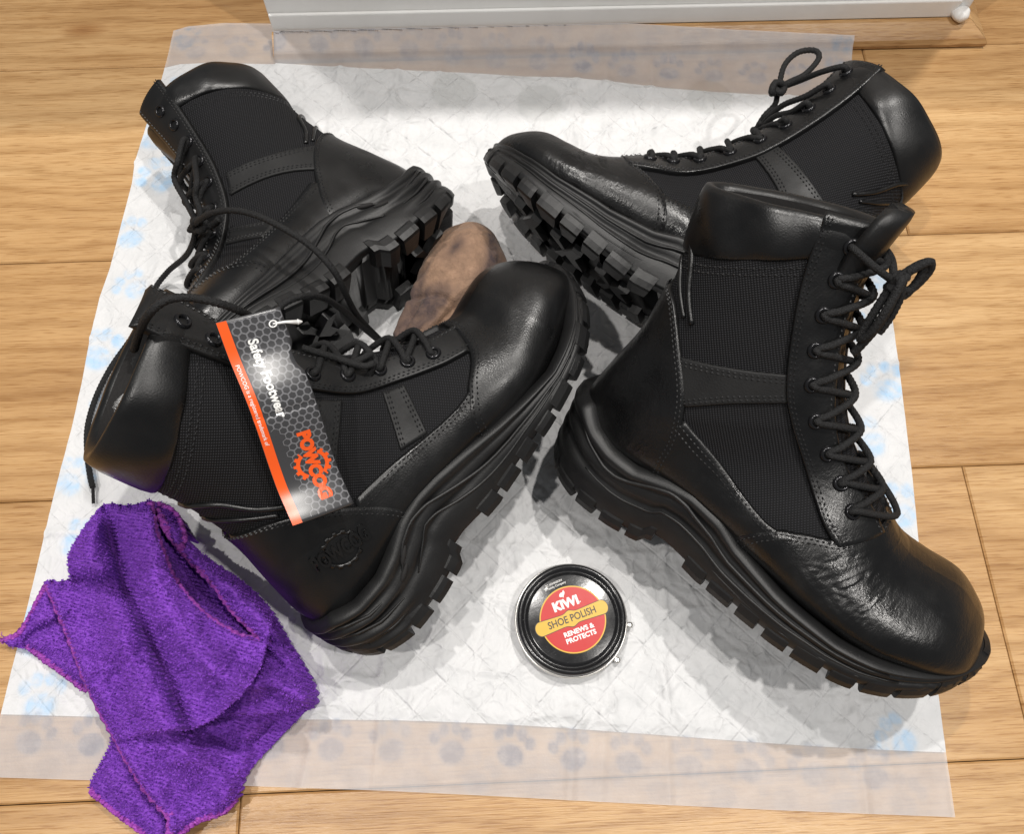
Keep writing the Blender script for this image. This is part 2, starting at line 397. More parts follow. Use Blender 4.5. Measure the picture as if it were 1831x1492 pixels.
def sub_pad(name, mask_i0, mask_i1, mat, parent):
    idx = -np.ones(X.shape, int); keep = np.zeros(X.shape, bool)
    keepq = np.zeros((NTT-1, NS-1), bool); keepq[mask_i0:mask_i1] = True
    for a in (0, 1):
        for b in (0, 1): keep[a:NTT-1+a, b:NS-1+b] |= keepq
    idx[keep] = np.arange(keep.sum())
    V = np.stack([X, Y, Zp], -1)[keep]
    ii, jj = np.where(keepq)
    F = np.stack([idx[ii, jj], idx[ii+1, jj], idx[ii+1, jj+1], idx[ii, jj+1]], 1)
    me = bpy.data.meshes.new(name); me.vertices.add(len(V)); me.vertices.foreach_set('co', V.ravel())
    me.loops.add(len(F)*4); me.loops.foreach_set('vertex_index', F.ravel()); me.polygons.add(len(F))
    me.polygons.foreach_set('loop_start', np.arange(0, len(F)*4, 4)); me.polygons.foreach_set('use_smooth', [True]*len(F))
    me.update(); me.validate()
    at_ = me.attributes.new('print', 'FLOAT_COLOR', 'POINT')
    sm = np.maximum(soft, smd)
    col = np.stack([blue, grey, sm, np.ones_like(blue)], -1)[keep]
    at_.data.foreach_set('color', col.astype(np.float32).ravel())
    me.materials.append(mat); o = bpy.data.objects.new(name, me); COL.objects.link(o); o.parent = parent; return o
def pad_mat(name, film):
    t = NT(name); a = t.new('ShaderNodeAttribute', attribute_name='print'); sep = t.new('ShaderNodeSeparateColor'); t.link(a.outputs['Color'], sep.inputs[0])
    v = t.coords(); n = t.noise(v, 55, 5, .6); nf = t.noise(v, 700, 3, .6)
    base = t.ramp(n.outputs[0], [(.3, (.62, .625, .63)), (.6, (.685, .685, .69))]) if not film else t.ramp(n.outputs[0], [(.3, (.66, .65, .66)), (.65, (.76, .75, .76))])
    def mixc(base, fac, col):
        mx = t.new('ShaderNodeMix', data_type='RGBA'); t.link(fac, mx.inputs[0]); t.link(base, mx.inputs[6]); mx.inputs[7].default_value = (*col, 1); return mx.outputs[2]
    def nz(fac, lo=.15):
        m1 = t.new('ShaderNodeMath', operation='MULTIPLY'); t.link(fac, m1.inputs[0])
        nn = t.noise(v, 130, 3); r = t.new('ShaderNodeMapRange'); r.inputs[1].default_value = .3; r.inputs[2].default_value = .65; r.inputs[3].default_value = lo; t.link(nn.outputs[0], r.inputs[0])
        t.link(r.outputs[0], m1.inputs[1]); return m1.outputs[0]
    c = mixc(base, nz(sep.outputs[0]), (.42, .60, .80)); c = mixc(c, nz(sep.outputs[1], .5), (.36, .40, .48))
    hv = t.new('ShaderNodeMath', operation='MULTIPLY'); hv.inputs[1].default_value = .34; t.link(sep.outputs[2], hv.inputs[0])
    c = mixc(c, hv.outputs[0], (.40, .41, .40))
    t.link(c, t.b.inputs['Base Color'])
    b = t.bump(nf.outputs[0], .25, .0006); b = t.bump(n.outputs[0], .35, .002, b)
    if not film:
        wn = t.noise(v, 30, 3); sv = t.new('ShaderNodeVectorMath', operation='SCALE'); sv.inputs['Scale'].default_value = .030; t.link(wn.outputs['Color'], sv.inputs[0])
        av = t.new('ShaderNodeVectorMath', operation='ADD'); t.link(v, av.inputs[0]); t.link(sv.outputs[0], av.inputs[1])
        for sc_, st_, di_, wd_ in ((23, .30, .0022, .11), (48, .26, .0013, .14), (105, .30, .0008, .20)):
            vo = t.new('ShaderNodeTexVoronoi', feature='DISTANCE_TO_EDGE'); vo.inputs['Scale'].default_value = sc_; t.link(av.outputs[0], vo.inputs['Vector'])
            mr = t.new('ShaderNodeMapRange', interpolation_type='SMOOTHSTEP'); mr.inputs[1].default_value = 0; mr.inputs[2].default_value = wd_; mr.inputs[3].default_value = 1; mr.inputs[4].default_value = 0
            t.link(vo.outputs['Distance'], mr.inputs[0]); b = t.bump(mr.outputs[0], st_, di_, b)
        vq = t.coords(scale=(1, 1, 0), rot=(0, 0, .785)); ck = t.new('ShaderNodeTexBrick', offset=0.0); ck.inputs['Scale'].default_value = 1.0; ck.inputs['Brick Width'].default_value = .026; ck.inputs['Row Height'].default_value = .026; ck.inputs['Mortar Size'].default_value = .0012; ck.inputs['Mortar Smooth'].default_value = 1.0
        t.link(vq, ck.inputs['Vector']); iv = t.new('ShaderNodeMath', operation='SUBTRACT'); iv.inputs[0].default_value = 1; t.link(ck.outputs['Fac'], iv.inputs[1]); b = t.bump(iv.outputs[0], .35, .0012, b)
    t.link(b, t.b.inputs['Normal'])
    t.set(Roughness=.62 if not film else .38, Specular_IOR_Level=.3)
    if film:
        tr = t.new('ShaderNodeBsdfTransparent'); mx = t.new('ShaderNodeMixShader')
        ad = t.new('ShaderNodeMath', operation='MULTIPLY_ADD'); ad.inputs[1].default_value = .16; ad.inputs[2].default_value = .46; t.link(sep.outputs[1], ad.inputs[0])
        t.link(ad.outputs[0], mx.inputs[0]); t.link(tr.outputs[0], mx.inputs[1]); t.link(t.b.outputs[0], mx.inputs[2]); t.link(mx.outputs[0], t.out.inputs[0])
    return t.m
M['pad'] = pad_mat('white_quilted_tissue', False); M['film'] = pad_mat('translucent_printed_film', True)
pad = empty('puppy_pad', Matrix.Identity(4))
tag(pad, 'crinkled white absorbent pad with paw prints laid flat on the floor', 'pad')
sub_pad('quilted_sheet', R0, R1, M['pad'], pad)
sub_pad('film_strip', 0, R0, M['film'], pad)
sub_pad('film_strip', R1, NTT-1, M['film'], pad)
# ------------------------------------------------------------------ boots
# sections from collar to toe: front/top ridge F(x,z), back/bottom ridge B(x,z), half width, fullness
SEC = np.array([
 (.106, .243, .016, .223, .0480, 1.0, .50),
 (.109, .222, .018, .202, .0480, 1.0, .50),
 (.112, .198, .0205, .177, .0465, 1.0, .50),
 (.1155, .179, .0225, .153, .0440, 1.0, .50),
 (.121, .161, .0220, .133, .0410, 1.0, .49),
 (.128, .145, .0190, .109, .0385, 1.0, .48),
 (.136, .131, .0105, .080, .0372, 1.05, .46),
 (.1455, .119, .0045, .054, .0365, 1.1, .45),
 (.156, .108, .0085, .036, .0365, 1.15, .44),
 (.167, .0985, .045, .036, .0380, 1.2, .43),
 (.179, .0905, .090, .036, .0415, 1.22, .42),
 (.1925, .083, .135, .030, .0460, 1.22, .42),
 (.208, .0765, .180, .024, .0495, 1.2, .42),
 (.226, .0735, .212, .020, .0490, 1.15, .42),
 (.244, .0720, .238, .022, .0450, 1.1, .43),
 (.2575, .065, .254, .024, .0385, 1.05, .45),
 (.268, .053, .266, .027, .0285, 1.0, .48),
 (.2755, .037, .2755, .031, .0120, 1.0, .50)])
SEC[:, [0, 2]] = np.where(SEC[:, [0, 2]] > .18, .18+(SEC[:, [0, 2]]-.18)*.915, SEC[:, [0, 2]])
SEC_NEW = SEC.copy(); SEC_OLD = SEC.copy()
for i_ in range(13, len(SEC)): SEC_NEW[i_, 4] *= .93; SEC_NEW[i_, 1] += .0045; SEC_NEW[i_, 3] += .004*(i_ > 13)
for i_ in range(11, len(SEC)): SEC_OLD[i_, 1] -= .0065*min(1, (i_-10)/2.0)*(1 if i_ < 16 else .5); SEC_OLD[i_, 4] *= .96
NU = len(SEC)-1
def cline(x):       # the last curves inward towards the toe (right boot: lateral = -y)
    return np.interp(x, [0, .08, .17, .22, .25, .28], [0, .001, -.001, .001, .005, .009])
SHAFT_K = 1.0
def surf(u, a, side=-1):
    u = np.atleast_1d(np.asarray(u, float)); a = np.clip(np.atleast_1d(np.asarray(a, float)), 0, 1)
    u, a = np.broadcast_arrays(u, a); sh = u.shape; u = u.ravel(); a = a.ravel()
    S = cr_vec(SEC, u)
    x = S[:, 0]+(S[:, 2]-S[:, 0])*a; z = S[:, 1]+(S[:, 3]-S[:, 1])*a
    y = S[:, 4]*np.maximum(np.sin(np.pi*a**S[:, 5]), 0)**S[:, 6]
    kk = np.interp(u, [0, 1.2, 3.5, 6.5], [SHAFT_K, SHAFT_K, 1-(1-SHAFT_K)*.62, 1.0])
    P = np.stack([x, side*y*kk+cline(x), z], 1)
    return P.reshape(sh+(3,))
def surf_n(u, a, side=-1):
    u, a = np.broadcast_arrays(np.asarray(u, float), np.asarray(a, float))
    e = 2e-3; aa = np.clip(a, .004, .996)
    du = surf(u+.02, aa, side)-surf(u-.02, aa, side); da = surf(u, aa+e, side)-surf(u, aa-e, side)
    n = np.cross(du, da); n /= np.linalg.norm(n, axis=-1)[..., None]+1e-12
    c = surf(u, .5, 1)*.5+surf(u, .5, -1)*.5
    flip = np.sum(n*(surf(u, aa, side)-c), axis=-1) < 0
    n[flip] *= -1
    edge0 = np.minimum(a, 1-a) < .003       # on the ridge: no sideways component
    n[edge0, 1] = 0; n /= np.linalg.norm(n, axis=-1)[..., None]+1e-12
    return n
def off(u, a, side, d):
    return surf(u, a, side)+surf_n(u, a, side)*np.asarray(d)[..., None]
def inv_xz(pts):
    """(x,z) in side view -> (u,a)"""
    pts = np.array(pts, float); out = []
    us = np.linspace(0, NU, 1400); S = cr_vec(SEC, us); Fp = S[:, :2]; Bp = S[:, 2:4]
    d = Bp-Fp; L2 = np.sum(d*d, 1)+1e-12
    for p in pts:
        a = np.clip(np.sum((p-Fp)*d, 1)/L2, 0, 1); q = Fp+d*a[:, None]
        i = np.argmin(np.sum((q-p)**2, 1)); out.append((us[i], a[i]))
    return np.array(out)
def a_of_y(u, y):
    aa = np.linspace(0, .4, 400); r = []
    for uu in np.atleast_1d(u):
        S = cr_vec(SEC, np.array([uu]))[0]; yy = S[4]*np.maximum(np.sin(np.pi*aa**S[5]), 0)**S[6]
        r.append(aa[np.argmin(abs(yy-y))])
    return np.array(r)
def curve_xz(pts, n):
    return inv_xz(smooth_curve(pts, n))
def curve_ua(pts, n): return resample(pts, n)
def panel(A, B, th, m=14, side=-1, thf=None):
    """overlay between two (u,a) curves of equal length, with a rounded rim"""
    n = len(A); rows = np.array([0, .0, .012, .035]+list(np.linspace(.08, .92, m-8))+[.965, .988, 1.0, 1.0])
    UA = A[None]*(1-rows[:, None, None])+B[None]*rows[:, None, None]      # m,n,2
    d = np.full(UA.shape[:2], th); d[1] = th*.45; d[2] = th*.85; d[-2] = th*.45; d[-3] = th*.85
    if thf is not None: d = d+thf(UA[..., 0], UA[..., 1])
    d[0] = -.0012; d[-1] = -.0012
    d[:, 0] = -.0012; d[:, -1] = -.0012
    V = off(UA[..., 0], UA[..., 1], side, d)
    return V.reshape(-1, 3), grid_faces(len(rows), n)
def stitch_line(A, B, dist, th, side, out, pitch=.0031, ln=.0024, r=.00058):
    """row of stitches at distance dist from edge A inside the panel"""
    Pa = surf(A[:, 0], A[:, 1], side); Pb = surf(B[:, 0], B[:, 1], side)
    L = np.linalg.norm(Pb-Pa, axis=1)+1e-9; v = np.clip(dist/L, -.3, 1)[:, None]
    C = A*(1-v)+B*v; P = off(C[:, 0], C[:, 1], side, np.full(len(C), th+.0001)); N = surf_n(C[:, 0], C[:, 1], side)
    s = np.r_[0, np.cumsum(np.linalg.norm(np.diff(P, axis=0), axis=1))]
    for t0 in np.arange(.001, s[-1]-ln, pitch):
        p = np.array([np.interp(t0, s, P[:, k]) for k in range(3)]); q = np.array([np.interp(t0+ln, s, P[:, k]) for k in range(3)])
        nn = np.array([np.interp(t0, s, N[:, k]) for k in range(3)]); d = q-p; d /= np.linalg.norm(d)+1e-12; b = np.cross(d, nn)
        mid = (p+q)/2
        out.append(([p-nn*.0002, mid+b*r, q-nn*.0002, mid-b*r, mid+nn*r*1.3], [(0, 1, 4), (1, 2, 4), (2, 3, 4), (3, 0, 4)]))
# --- sole
OUT_X = np.array([-.003, -.001, .004, .012, .025, .05, .085, .12, .15, .175, .2, .22, .238, .253, .265, .274, .2795, .2815])
OUT_X = np.where(OUT_X > .18, .18+(OUT_X-.18)*.915, OUT_X)
OUT_W = np.array([0, .012, .0225, .0305, .0365, .0405, .0400, .0430, .0485, .0530, .0550, .0540, .0495, .0425, .0335, .0225, .0115, 0])
def outline(n=200):
    xs = OUT_X; half = np.stack([xs, OUT_W], 1); h = smooth_curve(half, n//2+1)
    h[:, 1] = np.maximum(h[:, 1], 0)
    lat = np.stack([h[:, 0], -h[:, 1]+cline(h[:, 0])], 1); med = np.stack([h[:, 0], h[:, 1]*np.interp(h[:, 0], [.08, .12, .17], [1, .93, 1])+cline(h[:, 0])], 1)
    o = np.vstack([lat[:-1], med[::-1][:-1]])          # heel -> lateral -> toe -> medial -> heel
    return np.vstack([resample(np.vstack([o, o[:1]]), n+1)[:-1]])
ZB_ADD = 0.0
def z_bot(x):
    x = np.asarray(x, float)
    return ZB_ADD*np.interp(x, [.11, .16, .2], [0, .75, 1.0])+np.interp(x, [-.003, .004, .012, .03, .06, .078, .083, .094, .104, .120, .15, .18, .21, .235, .255, .265, .275], [.020, .013, .008, .003, .002, .003, .010, .0105, .009, .006, .006, .007, .009, .013, .018, .023, .029])
def z_top(x, style):
    if style == 'new':
        return np.interp(x, [-.003, .010, .025, .045, .060, .078, .095, .110, .130, .155, .2, .235, .255, .275], [.050, .052, .047, .046, .049, .0555, .0565, .0545, .0495, .0430, .0345, .0340, .0370, .041])
    return np.interp(x, [-.003, .012, .026, .040, .058, .078, .095, .115, .130, .16, .2, .23, .255, .275], [.062, .064, .055, .0500, .0485, .0535, .0555, .0520, .0440, .0365, .0325, .0340, .0370, .041])
def sole_mesh(style):
    n = 260; O = outline(n); nx = np.roll(O, -1, 0)-np.roll(O, 1, 0); nx /= np.linalg.norm(nx, axis=1)[:, None]
    nrm = np.stack([nx[:, 1], -nx[:, 0]], 1)
    cen = np.array([.14, 0]); flip = np.sum(nrm*(O-cen), 1).mean() < 0
    if flip: nrm = -nrm
    zb = z_bot(O[:, 0])+.006; zt = z_top(O[:, 0], style)
    if style == 'new': zt = zt+np.interp(O[:, 0], [.2, .26], [0, .005])
    arc = np.linspace(0, 1, n, endpoint=False)
    rings = []
    hs = np.linspace(0, 1, 26)
    heel = np.clip((.052-O[:, 0])/.02, 0, 1); toe = np.clip((O[:, 0]-.243)/.015, 0, 1)
    rings.append((np.full(n, -.012), zb)); rings.append((np.full(n, -.003), zb))
    for h in hs:
        d = .0012*math.sin(math.pi*min(h/.5, 1))
        d += -.0009*np.exp(-((h-.50)/.05)**2)+.0006*np.exp(-((h-.62)/.07)**2)-.0008*np.exp(-((h-.76)/.03)**2)+.0012*np.exp(-((h-.88)/.08)**2)
        d = np.full(n, d)
        d += heel*(.0012 if style == 'new' else .0003)*math.sin(h*2*math.pi*3.6)*(h < .86)
        d += toe*.0011*np.sin(arc*2*math.pi*95)*(h < .5)
        d += -.0055*max(0, (h-.90)/.10)**2
        rings.append((d, zb+(zt-zb)*h))
    rings.append((np.full(n, -.010), zt-.002))
    V = []
    for d, z in rings:
        p = O+nrm*np.asarray(d)[:, None]
        V += [(p[i, 0], p[i, 1], z[i]) for i in range(n)]
    F = grid_faces(len(rings), n, True)
    # bottom cap: bridge lateral to medial
    h = n//2
    for i in range(1, h-0):
        a, b, c, d = i, i+1, (n-i-1) % n, (n-i) % n
        if len({a, b, c, d}) == 4: F.append((a, b, c, d))
    F.append((0, 1, n-1))
    return V, F, O, nrm
def ridge_on_sole(style, pts, r, side_med=False):
    """piping running along the sole wall, points (x, fraction of wall height)"""
    P = smooth_curve(pts, 60); xs = P[:, 0]
    w = np.interp(xs, OUT_X, OUT_W)*(np.interp(xs, [.08, .12, .17], [1, .93, 1]) if side_med else 1)
    zb = z_bot(xs)+.006; zt = z_top(xs, style); z = zb+(zt-zb)*P[:, 1]
    y = (w+.0006)*(1 if side_med else -1)+cline(xs)
    return tube(np.stack([xs, y, z], 1), r*np.sin(np.pi*np.linspace(.06, .94, 60))**.5, 8)
def lug_meshes(style):
    n = 1200; O = outline(n); T = np.roll(O, -1, 0)-np.roll(O, 1, 0); T /= np.linalg.norm(T, axis=1)[:, None]
    N = np.stack([T[:, 1], -T[:, 0]], 1)
    if np.sum(N*(O-np.array([.14, 0])), 1).mean() < 0: N = -N
    s = np.r_[0, np.cumsum(np.linalg.norm(np.diff(O, axis=0), axis=1))]; tot = s[-1]
    res = []; cnt = 34; pitch = tot/cnt
    for k in range(cnt):
        c = (k+.35)*pitch; wd = pitch*(.76+.08*((k*7) % 3-1)); xm = O[np.argmin(abs(s-c)), 0]
        if .079 < xm < .098: continue
        deep = .021 if xm < .225 else .012
        high = .0135 if k % 2 else .0115
        prof = [(-.0018, 0.0), (.0008, .0008), (.0018, .0050), (.0014, high-.003), (.0002, high), (-.003, high), (-.003, .0068), (-deep, .0068), (-deep+.0025, .0002)]
        V = []; st = 5
        for j in range(st):
            f = j/(st-1); i0 = np.argmin(abs(s-((c-wd/2+wd*f) % tot)))
            sk = .005*(f-.5)
            for q, (d, z) in enumerate(prof):
                shrink = 1.0 if 0 < j < st-1 else .86
                dd = d*shrink if d > 0 else d
                p = O[i0]+N[i0]*dd
                if d < -.004:        # inner end narrows towards the centre line
                    pm = O[np.argmin(abs(s-c))]+N[np.argmin(abs(s-c))]*d
                    p = p*.80+pm*.20
                V.append((p[0], p[1], z_bot(O[i0, 0])+z))
        m = len(prof); F = grid_faces(st, m, True); F += [tuple(range(m))[::-1], tuple((st-1)*m+q for q in range(m))]
        res.append((V, F))
    # chevrons down the middle
    for xc, sz, sg in ((.030, .013, 1), (.052, .013, -1), (.130, .013, 1), (.150, .016, -1), (.170, .018, 1), (.190, .019, -1), (.208, .019, 1), (.226, .016, -1)):
        wv = float(np.interp(xc, OUT_X, OUT_W)); yc = float(cline(xc)); hw = min(sz, wv-.026)
        V = []
        for zz, sh in ((.0068, 1.0), (.0006, .86)):
            for sx, sy in ((-.005, -hw), (.0015*sg-.005, 0), (-.005, hw), (.004, hw), (.0055*sg+.004, 0), (.004, -hw)):
                xx = xc+sx*sh+(.005*sg if sy == 0 else 0); V.append((xx, yc+sy*sh, float(z_bot(xc))+zz))
        F = [(0, 1, 4, 5), (1, 2, 3, 4), (6, 11, 10, 7), (7, 10, 9, 8)]+[(i, (i+1) % 6, 6+(i+1) % 6, 6+i) for i in range(6)]
        res.append((V, F))
    return res
EYE = [(.099, .210), (.1005, .193), (.1035, .175), (.109, .157), (.1165, .140), (.128, .1225), (.142, .108), (.156, .096), (.169, .0865)]
STY = {
 'new': dict(
   facing=[(.085, .229), (.089, .208), (.0945, .185), (.102, .158), (.110, .137), (.123, .114), (.145, .095), (.165, .082), (.184, .073)],
   vamp=[(.1915, .0835), (.180, .073), (.161, .066), (.144, .052), (.138, .024)],
   mud=[(.166, .066), (.150, .066), (.128, .070), (.098, .078), (.074, .084)], mudlow=[(.160, .026), (.150, .026), (.128, .026), (.098, .026), (.074, .026)],
   counter=[(.0215, .121), (.038, .115), (.056, .101), (.073, .080), (.086, .056), (.088, .022)],
   strap=([(.048, .106), (.078, .120), (.108, .135)], [(.064, .088), (.085, .104), (.117, .120)]),
   band=([(.134, .102), (.111, .076)], [(.145, .094), (.128, .070)])),
 'old': dict(
   facing=[(.081, .221), (.083, .206), (.0875, .185), (.095, .162), (.105, .138), (.115, .122), (.140, .094), (.160, .078), (.175, .070)],
   vamp=[(.186, .0868), (.171, .075), (.155, .0705), (.139, .064), (.126, .050), (.119, .022)],
   mud=[(.146, .066), (.136, .066), (.116, .072), (.093, .082), (.070, .092)], mudlow=[(.143, .026), (.136, .026), (.116, .026), (.093, .026), (.070, .026)],
   counter=[(.0222, .146), (.034, .141), (.050, .123), (.065, .103), (.072, .082), (.073, .060), (.072, .022)],
   strap=([(.050, .120), (.079, .131), (.112, .143)], [(.066, .098), (.090, .115), (.119, .130)]),
   band=None)}
COLLAR_LOW = [(.112, .209), (.090, .199), (.066, .187), (.036, .172), (.0205, .166)]
def gear(R, r0, teeth, n=240):
    """flat gear ring outline radius function"""
    a = np.linspace(0, 2*math.pi, n, endpoint=False); ph = (a*teeth/(2*math.pi)) % 1
    return a, np.where(ph < .5, R, R*.86), np.full(n, r0)
def build_boot(name, style, mirror, Mw, label, cat='boot', group=None, key_=''):
    """mirror False = right boot (lateral side at -y)"""
    sg = -1 if mirror else 1
    st = STY[style]; root = empty(name, Mw); tag(root, label, cat, group)
    L = M['leather'] if style == 'new' else M['leather_old']
    def add(nm, V, F, mat, parent=root, smooth=True):
        V = np.array(V, float).copy()
        if mirror: V[:, 1] *= -1; F = [tuple(reversed(f)) for f in F]
        return mesh_obj(nm, V, F, mat, parent, smooth)
    # upper
    us = np.linspace(1.0, NU, 120); th = np.linspace(0, math.pi, 34); aa = (1-np.cos(th))/2
    U, A = np.meshgrid(us, aa, indexing='ij')
    lat = surf(U, A, -1); med = surf(U, A, 1)[:, ::-1][:, 1:-1]
    ring = np.concatenate([lat, med], 1); m = ring.shape[1]
    # soft sag folds in the cloth
    add('upper', ring.reshape(-1, 3), grid_faces(len(us), m, True), M['fabric'])
    # lining inside the shaft
    ui = np.linspace(1.0, 7.0, 40); U, A = np.meshgrid(ui, np.clip(aa, 0, 1), indexing='ij')
    li = np.concatenate([off(U, A, -1, np.full(U.shape, -.007)), off(U, A, 1, np.full(U.shape, -.007))[:, ::-1][:, 1:-1]], 1)
    F = grid_faces(len(ui), m, True); F.append(tuple((len(ui)-1)*m+k for k in range(m)))
    add('lining', li.reshape(-1, 3), F, M['hole'])
    stitches = []
    # collar: padded roll all the way round except the throat
    lo = curve_xz(COLLAR_LOW, 60); alo = lo[:, 1]; a0 = float(a_of_y(1.2, .016)[0])
    acol = a0+(1-a0)*(1-np.cos(np.linspace(0, math.pi, 46)))/2
    ulo = np.interp(acol, np.sort(alo), lo[np.argsort(alo), 0])
    rows = []
    for f, d in ((0, -.001), (.0, .0006), (.05, .0016), (.2, .0027), (.4, .0034), (.6, .0036), (.8, .0033), (.95, .0022)):
        rows.append((ulo*(1-f)+1.0*f, d))
    for uu, d in ((.92, .0008), (.89, -.0012), (.91, -.0035), (1.0, -.0060), (1.4, -.0075), (1.9, -.0080), (2.3, -.0070)):
        rows.append((np.full_like(acol, uu), d))
    V = []
    for uu, d in rows:
        wob = .0006*np.sin(acol*19+uu*3)
        Pl = off(uu, acol, -1, d+wob); Pm = off(uu, acol, 1, d+wob)
        V.append(np.vstack([Pl, Pm[::-1][1:]]))
    V = np.array(V); add('collar', V.reshape(-1, 3), grid_faces(V.shape[0], V.shape[1]), M['leather'])
    # tongue
    t0_ = .35 if key_ == 'A' else .95; tu = np.linspace(t0_, 9.6, 44); TP = []
    tlift = {'A': .004}.get(key_, .0)
    for u_ in tu:
        Fp = cr_vec(SEC, np.array([u_]))[0][:2].copy()
        if u_ < 2.2: Fp += np.array([.006+tlift, -.001-tlift*.6])*((2.2-u_)/1.85)**1.5
        hw = .0185*np.interp(u_-t0_+.35, [.35, .42, .6, 1.0, 3, 9.6], [.45, .72, .92, 1.0, .85, .70]); tk = np.interp(u_-t0_+.35, [.35, .6, 1.2, 3], [.0015, .0036, .0042, .002])
        k = 13; sec = []
        for j in range(k):
            f = -1+2*j/(k-1); sec.append((Fp[0]-.0012-.007*abs(f)**2.2+tk*(1-f**4)*.6+.0010*math.exp(-((abs(f)-.62)/.13)**2), f*hw+float(cline(Fp[0])), Fp[1]-.0035*(u_ > 5)))
        for j in range(k-1, -1, -1):
            f = -1+2*j/(k-1); sec.append((Fp[0]-.0060-.007*abs(f)**2.2-tk*(1-f**4)*.7, f*hw*.98+float(cline(Fp[0])), Fp[1]-.002-.0045*(u_ > 5)))
        TP.append(sec)
    TP = np.array(TP); F = grid_faces(TP.shape[0], TP.shape[1], True); F.append(tuple(range(TP.shape[1]))[::-1])
    add('tongue', TP.reshape(-1, 3), F, M['leather_matt'])
    for side in (-1, 1):
        # order: low panels first, thicker ones over them
        def PNL(nm, A, B, thk, mat, stitch=(), stitchB=(), thf=None, m=16):
            V, F = panel(A, B, thk, m, side, thf)
            if side == 1: F = [tuple(reversed(f)) for f in F]
            add(nm, V, F, mat)
            for dd in stitch: stitch_line(A, B, dd, thk, side, stitches)
            for dd in stitchB: stitch_line(B, A, dd, thk, side, stitches)
        A = curve_xz(st['strap'][0], 40); B = curve_xz(st['strap'][1], 40)
        PNL('strap', A, B, .0018, M['leather_dull'], (.0022, .0042), (.0022, .0042))
        if st['band']:
            A = curve_xz(st['band'][0], 24); B = curve_xz(st['band'][1], 24)
            PNL('strap', A, B, .0017, M['leather_dull'], (.0018, .0034), (.0018, .0034))
        A = curve_xz(st['mud'], 50); B = curve_xz(st['mudlow'], 50)
        PNL('quarter', A, B, .0022, L, (.0022, .0046))
        # vamp and toe cap
        bd = curve_xz(st['vamp'], 60); bd[0, 1] = 0; bd[-1, 1] = 1.0
        Bt = np.stack([np.full(60, NU-.001), np.linspace(0, 1, 60)], 1)
        def cre(u, a):
            if style == 'new': return 0*u
            s1 = np.exp(-((u-11.7)/.85)**2)*np.exp(-((a-.30)/.36)**2)
            wv = np.sin(u*10.5+4*np.sin(a*6)+a*6)*.6+np.sin(u*19+3*np.sin(a*11+1)+a*15)*.4
            return s1*(-.0009*np.exp(-((wv-.55)/.35)**2)+.0004*wv)
        MV = 126; TV = .0029; V, F = panel(bd, Bt, TV, MV, side, cre)
        if side == 1: F = [tuple(reversed(f)) for f in F]
        n_ = 60; V = V.reshape(-1, n_, 3); rws = V.shape[0]
        # keep the seam on the ridge closed
        rr = np.array([0, .0, .012, .035]+list(np.linspace(.08, .92, MV-8))+[.965, .988, 1, 1]); uu = bd[0, 0]*(1-rr)+(NU-.001)*rr
        V[:, 0] = off(uu, np.zeros(rws), side, np.full(rws, TV)+(cre(uu, np.zeros(rws)) if style == 'old' else 0)); V[0, 0] = off(uu[:1], np.zeros(1), side, np.array([-.001]))[0]
        add('vamp', V.reshape(-1, 3), F, L)
        for dd in (.0024, .0048): stitch_line(bd, Bt, dd, .0029, side, stitches)
        # heel counter
        A = curve_xz(st['counter'], 60); A[0, 1] = 1.0
        lowz = [(.0215, st['counter'][0][1]-.0005), (.018, .105), (.0105, .080), (.0045, .054), (.0055, .045), (.0085, .038), (.03, .036)]
        B = curve_xz(lowz, 60); B[:, 1] = 1.0
        V, F = panel(A, B, .0026, 22, side); V = V.reshape(-1, 60, 3)
        V[-2:] = off(B[:, 0], np.ones(60), side, np.full(60, .0026))[None]; V[-3] = V[-3]*.5+V[-2]*.5
        if side == 1: F = [tuple(reversed(f)) for f in F]
        add('heel_counter', V.reshape(-1, 3), F, L)
        for dd in (.0022, .0046): stitch_line(A, B, dd, .0026, side, stitches)
        # facing with eyelets
        A = curve_xz(st['facing'] if side == -1 else [(.0905, .2135)]+st['facing'][2:], 70)
        yf = np.interp(A[:, 0], [0, 3, 7, 11], [.0125, .0115, .0105, .009])
        ufr = np.interp(np.linspace(0, 1, 70), [0, .06, 1], [A[0, 0]+.10, A[0, 0]+.28, min(A[-1, 0]+.2, 11.2)])
        af = np.array([a_of_y(u_, y_)[0] for u_, y_ in zip(ufr, yf)])
        Bf = np.stack([ufr, af], 1)
        PNL('facing', A, Bf, .0036, M['leather_matt'] if style == 'new' else L, (.0022, .0044), (.0024,), m=20)
        # piping from counter to the back of the shaft
        c0 = st['counter'][1]
        pp = curve_xz([(c0[0]+.014, c0[1]-.002), (c0[0]+.004, c0[1]+.010), (c0[0]-.004, c0[1]+.026), (.0225, c0[1]+.036)], 24)
        V, F = tube(off(pp[:, 0], pp[:, 1], side, np.full(24, .0004)), .0016, 8); add('piping', V, F, L)
        pp = curve_xz([(c0[0]+.008, c0[1]-.002), (c0[0]-.002, c0[1]+.008), (.0225, c0[1]+.022)], 24)
        V, F = tube(off(pp[:, 0], pp[:, 1], side, np.full(24, .0004)), .0013, 8); add('piping', V, F, L)
        # band below the collar
        lo2 = curve_xz([(p[0], p[1]-.0045) for p in COLLAR_LOW[1:]], 60)
        stitch_line(lo2, lo2+np.array([.5, 0]), 0, 0, side, stitches); lo3 = lo2+np.array([.16, 0]); stitch_line(lo3, lo3+np.array([.5, 0]), 0, 0, side, stitches)
    V, F = merge(stitches); s_ = add('stitching', V, F, M['thread'], smooth=False); s_['kind'] = 'stuff'
    # eyelets
    eu = inv_xz(EYE); eye_pts = {}
    key = 'eyelet_mesh'
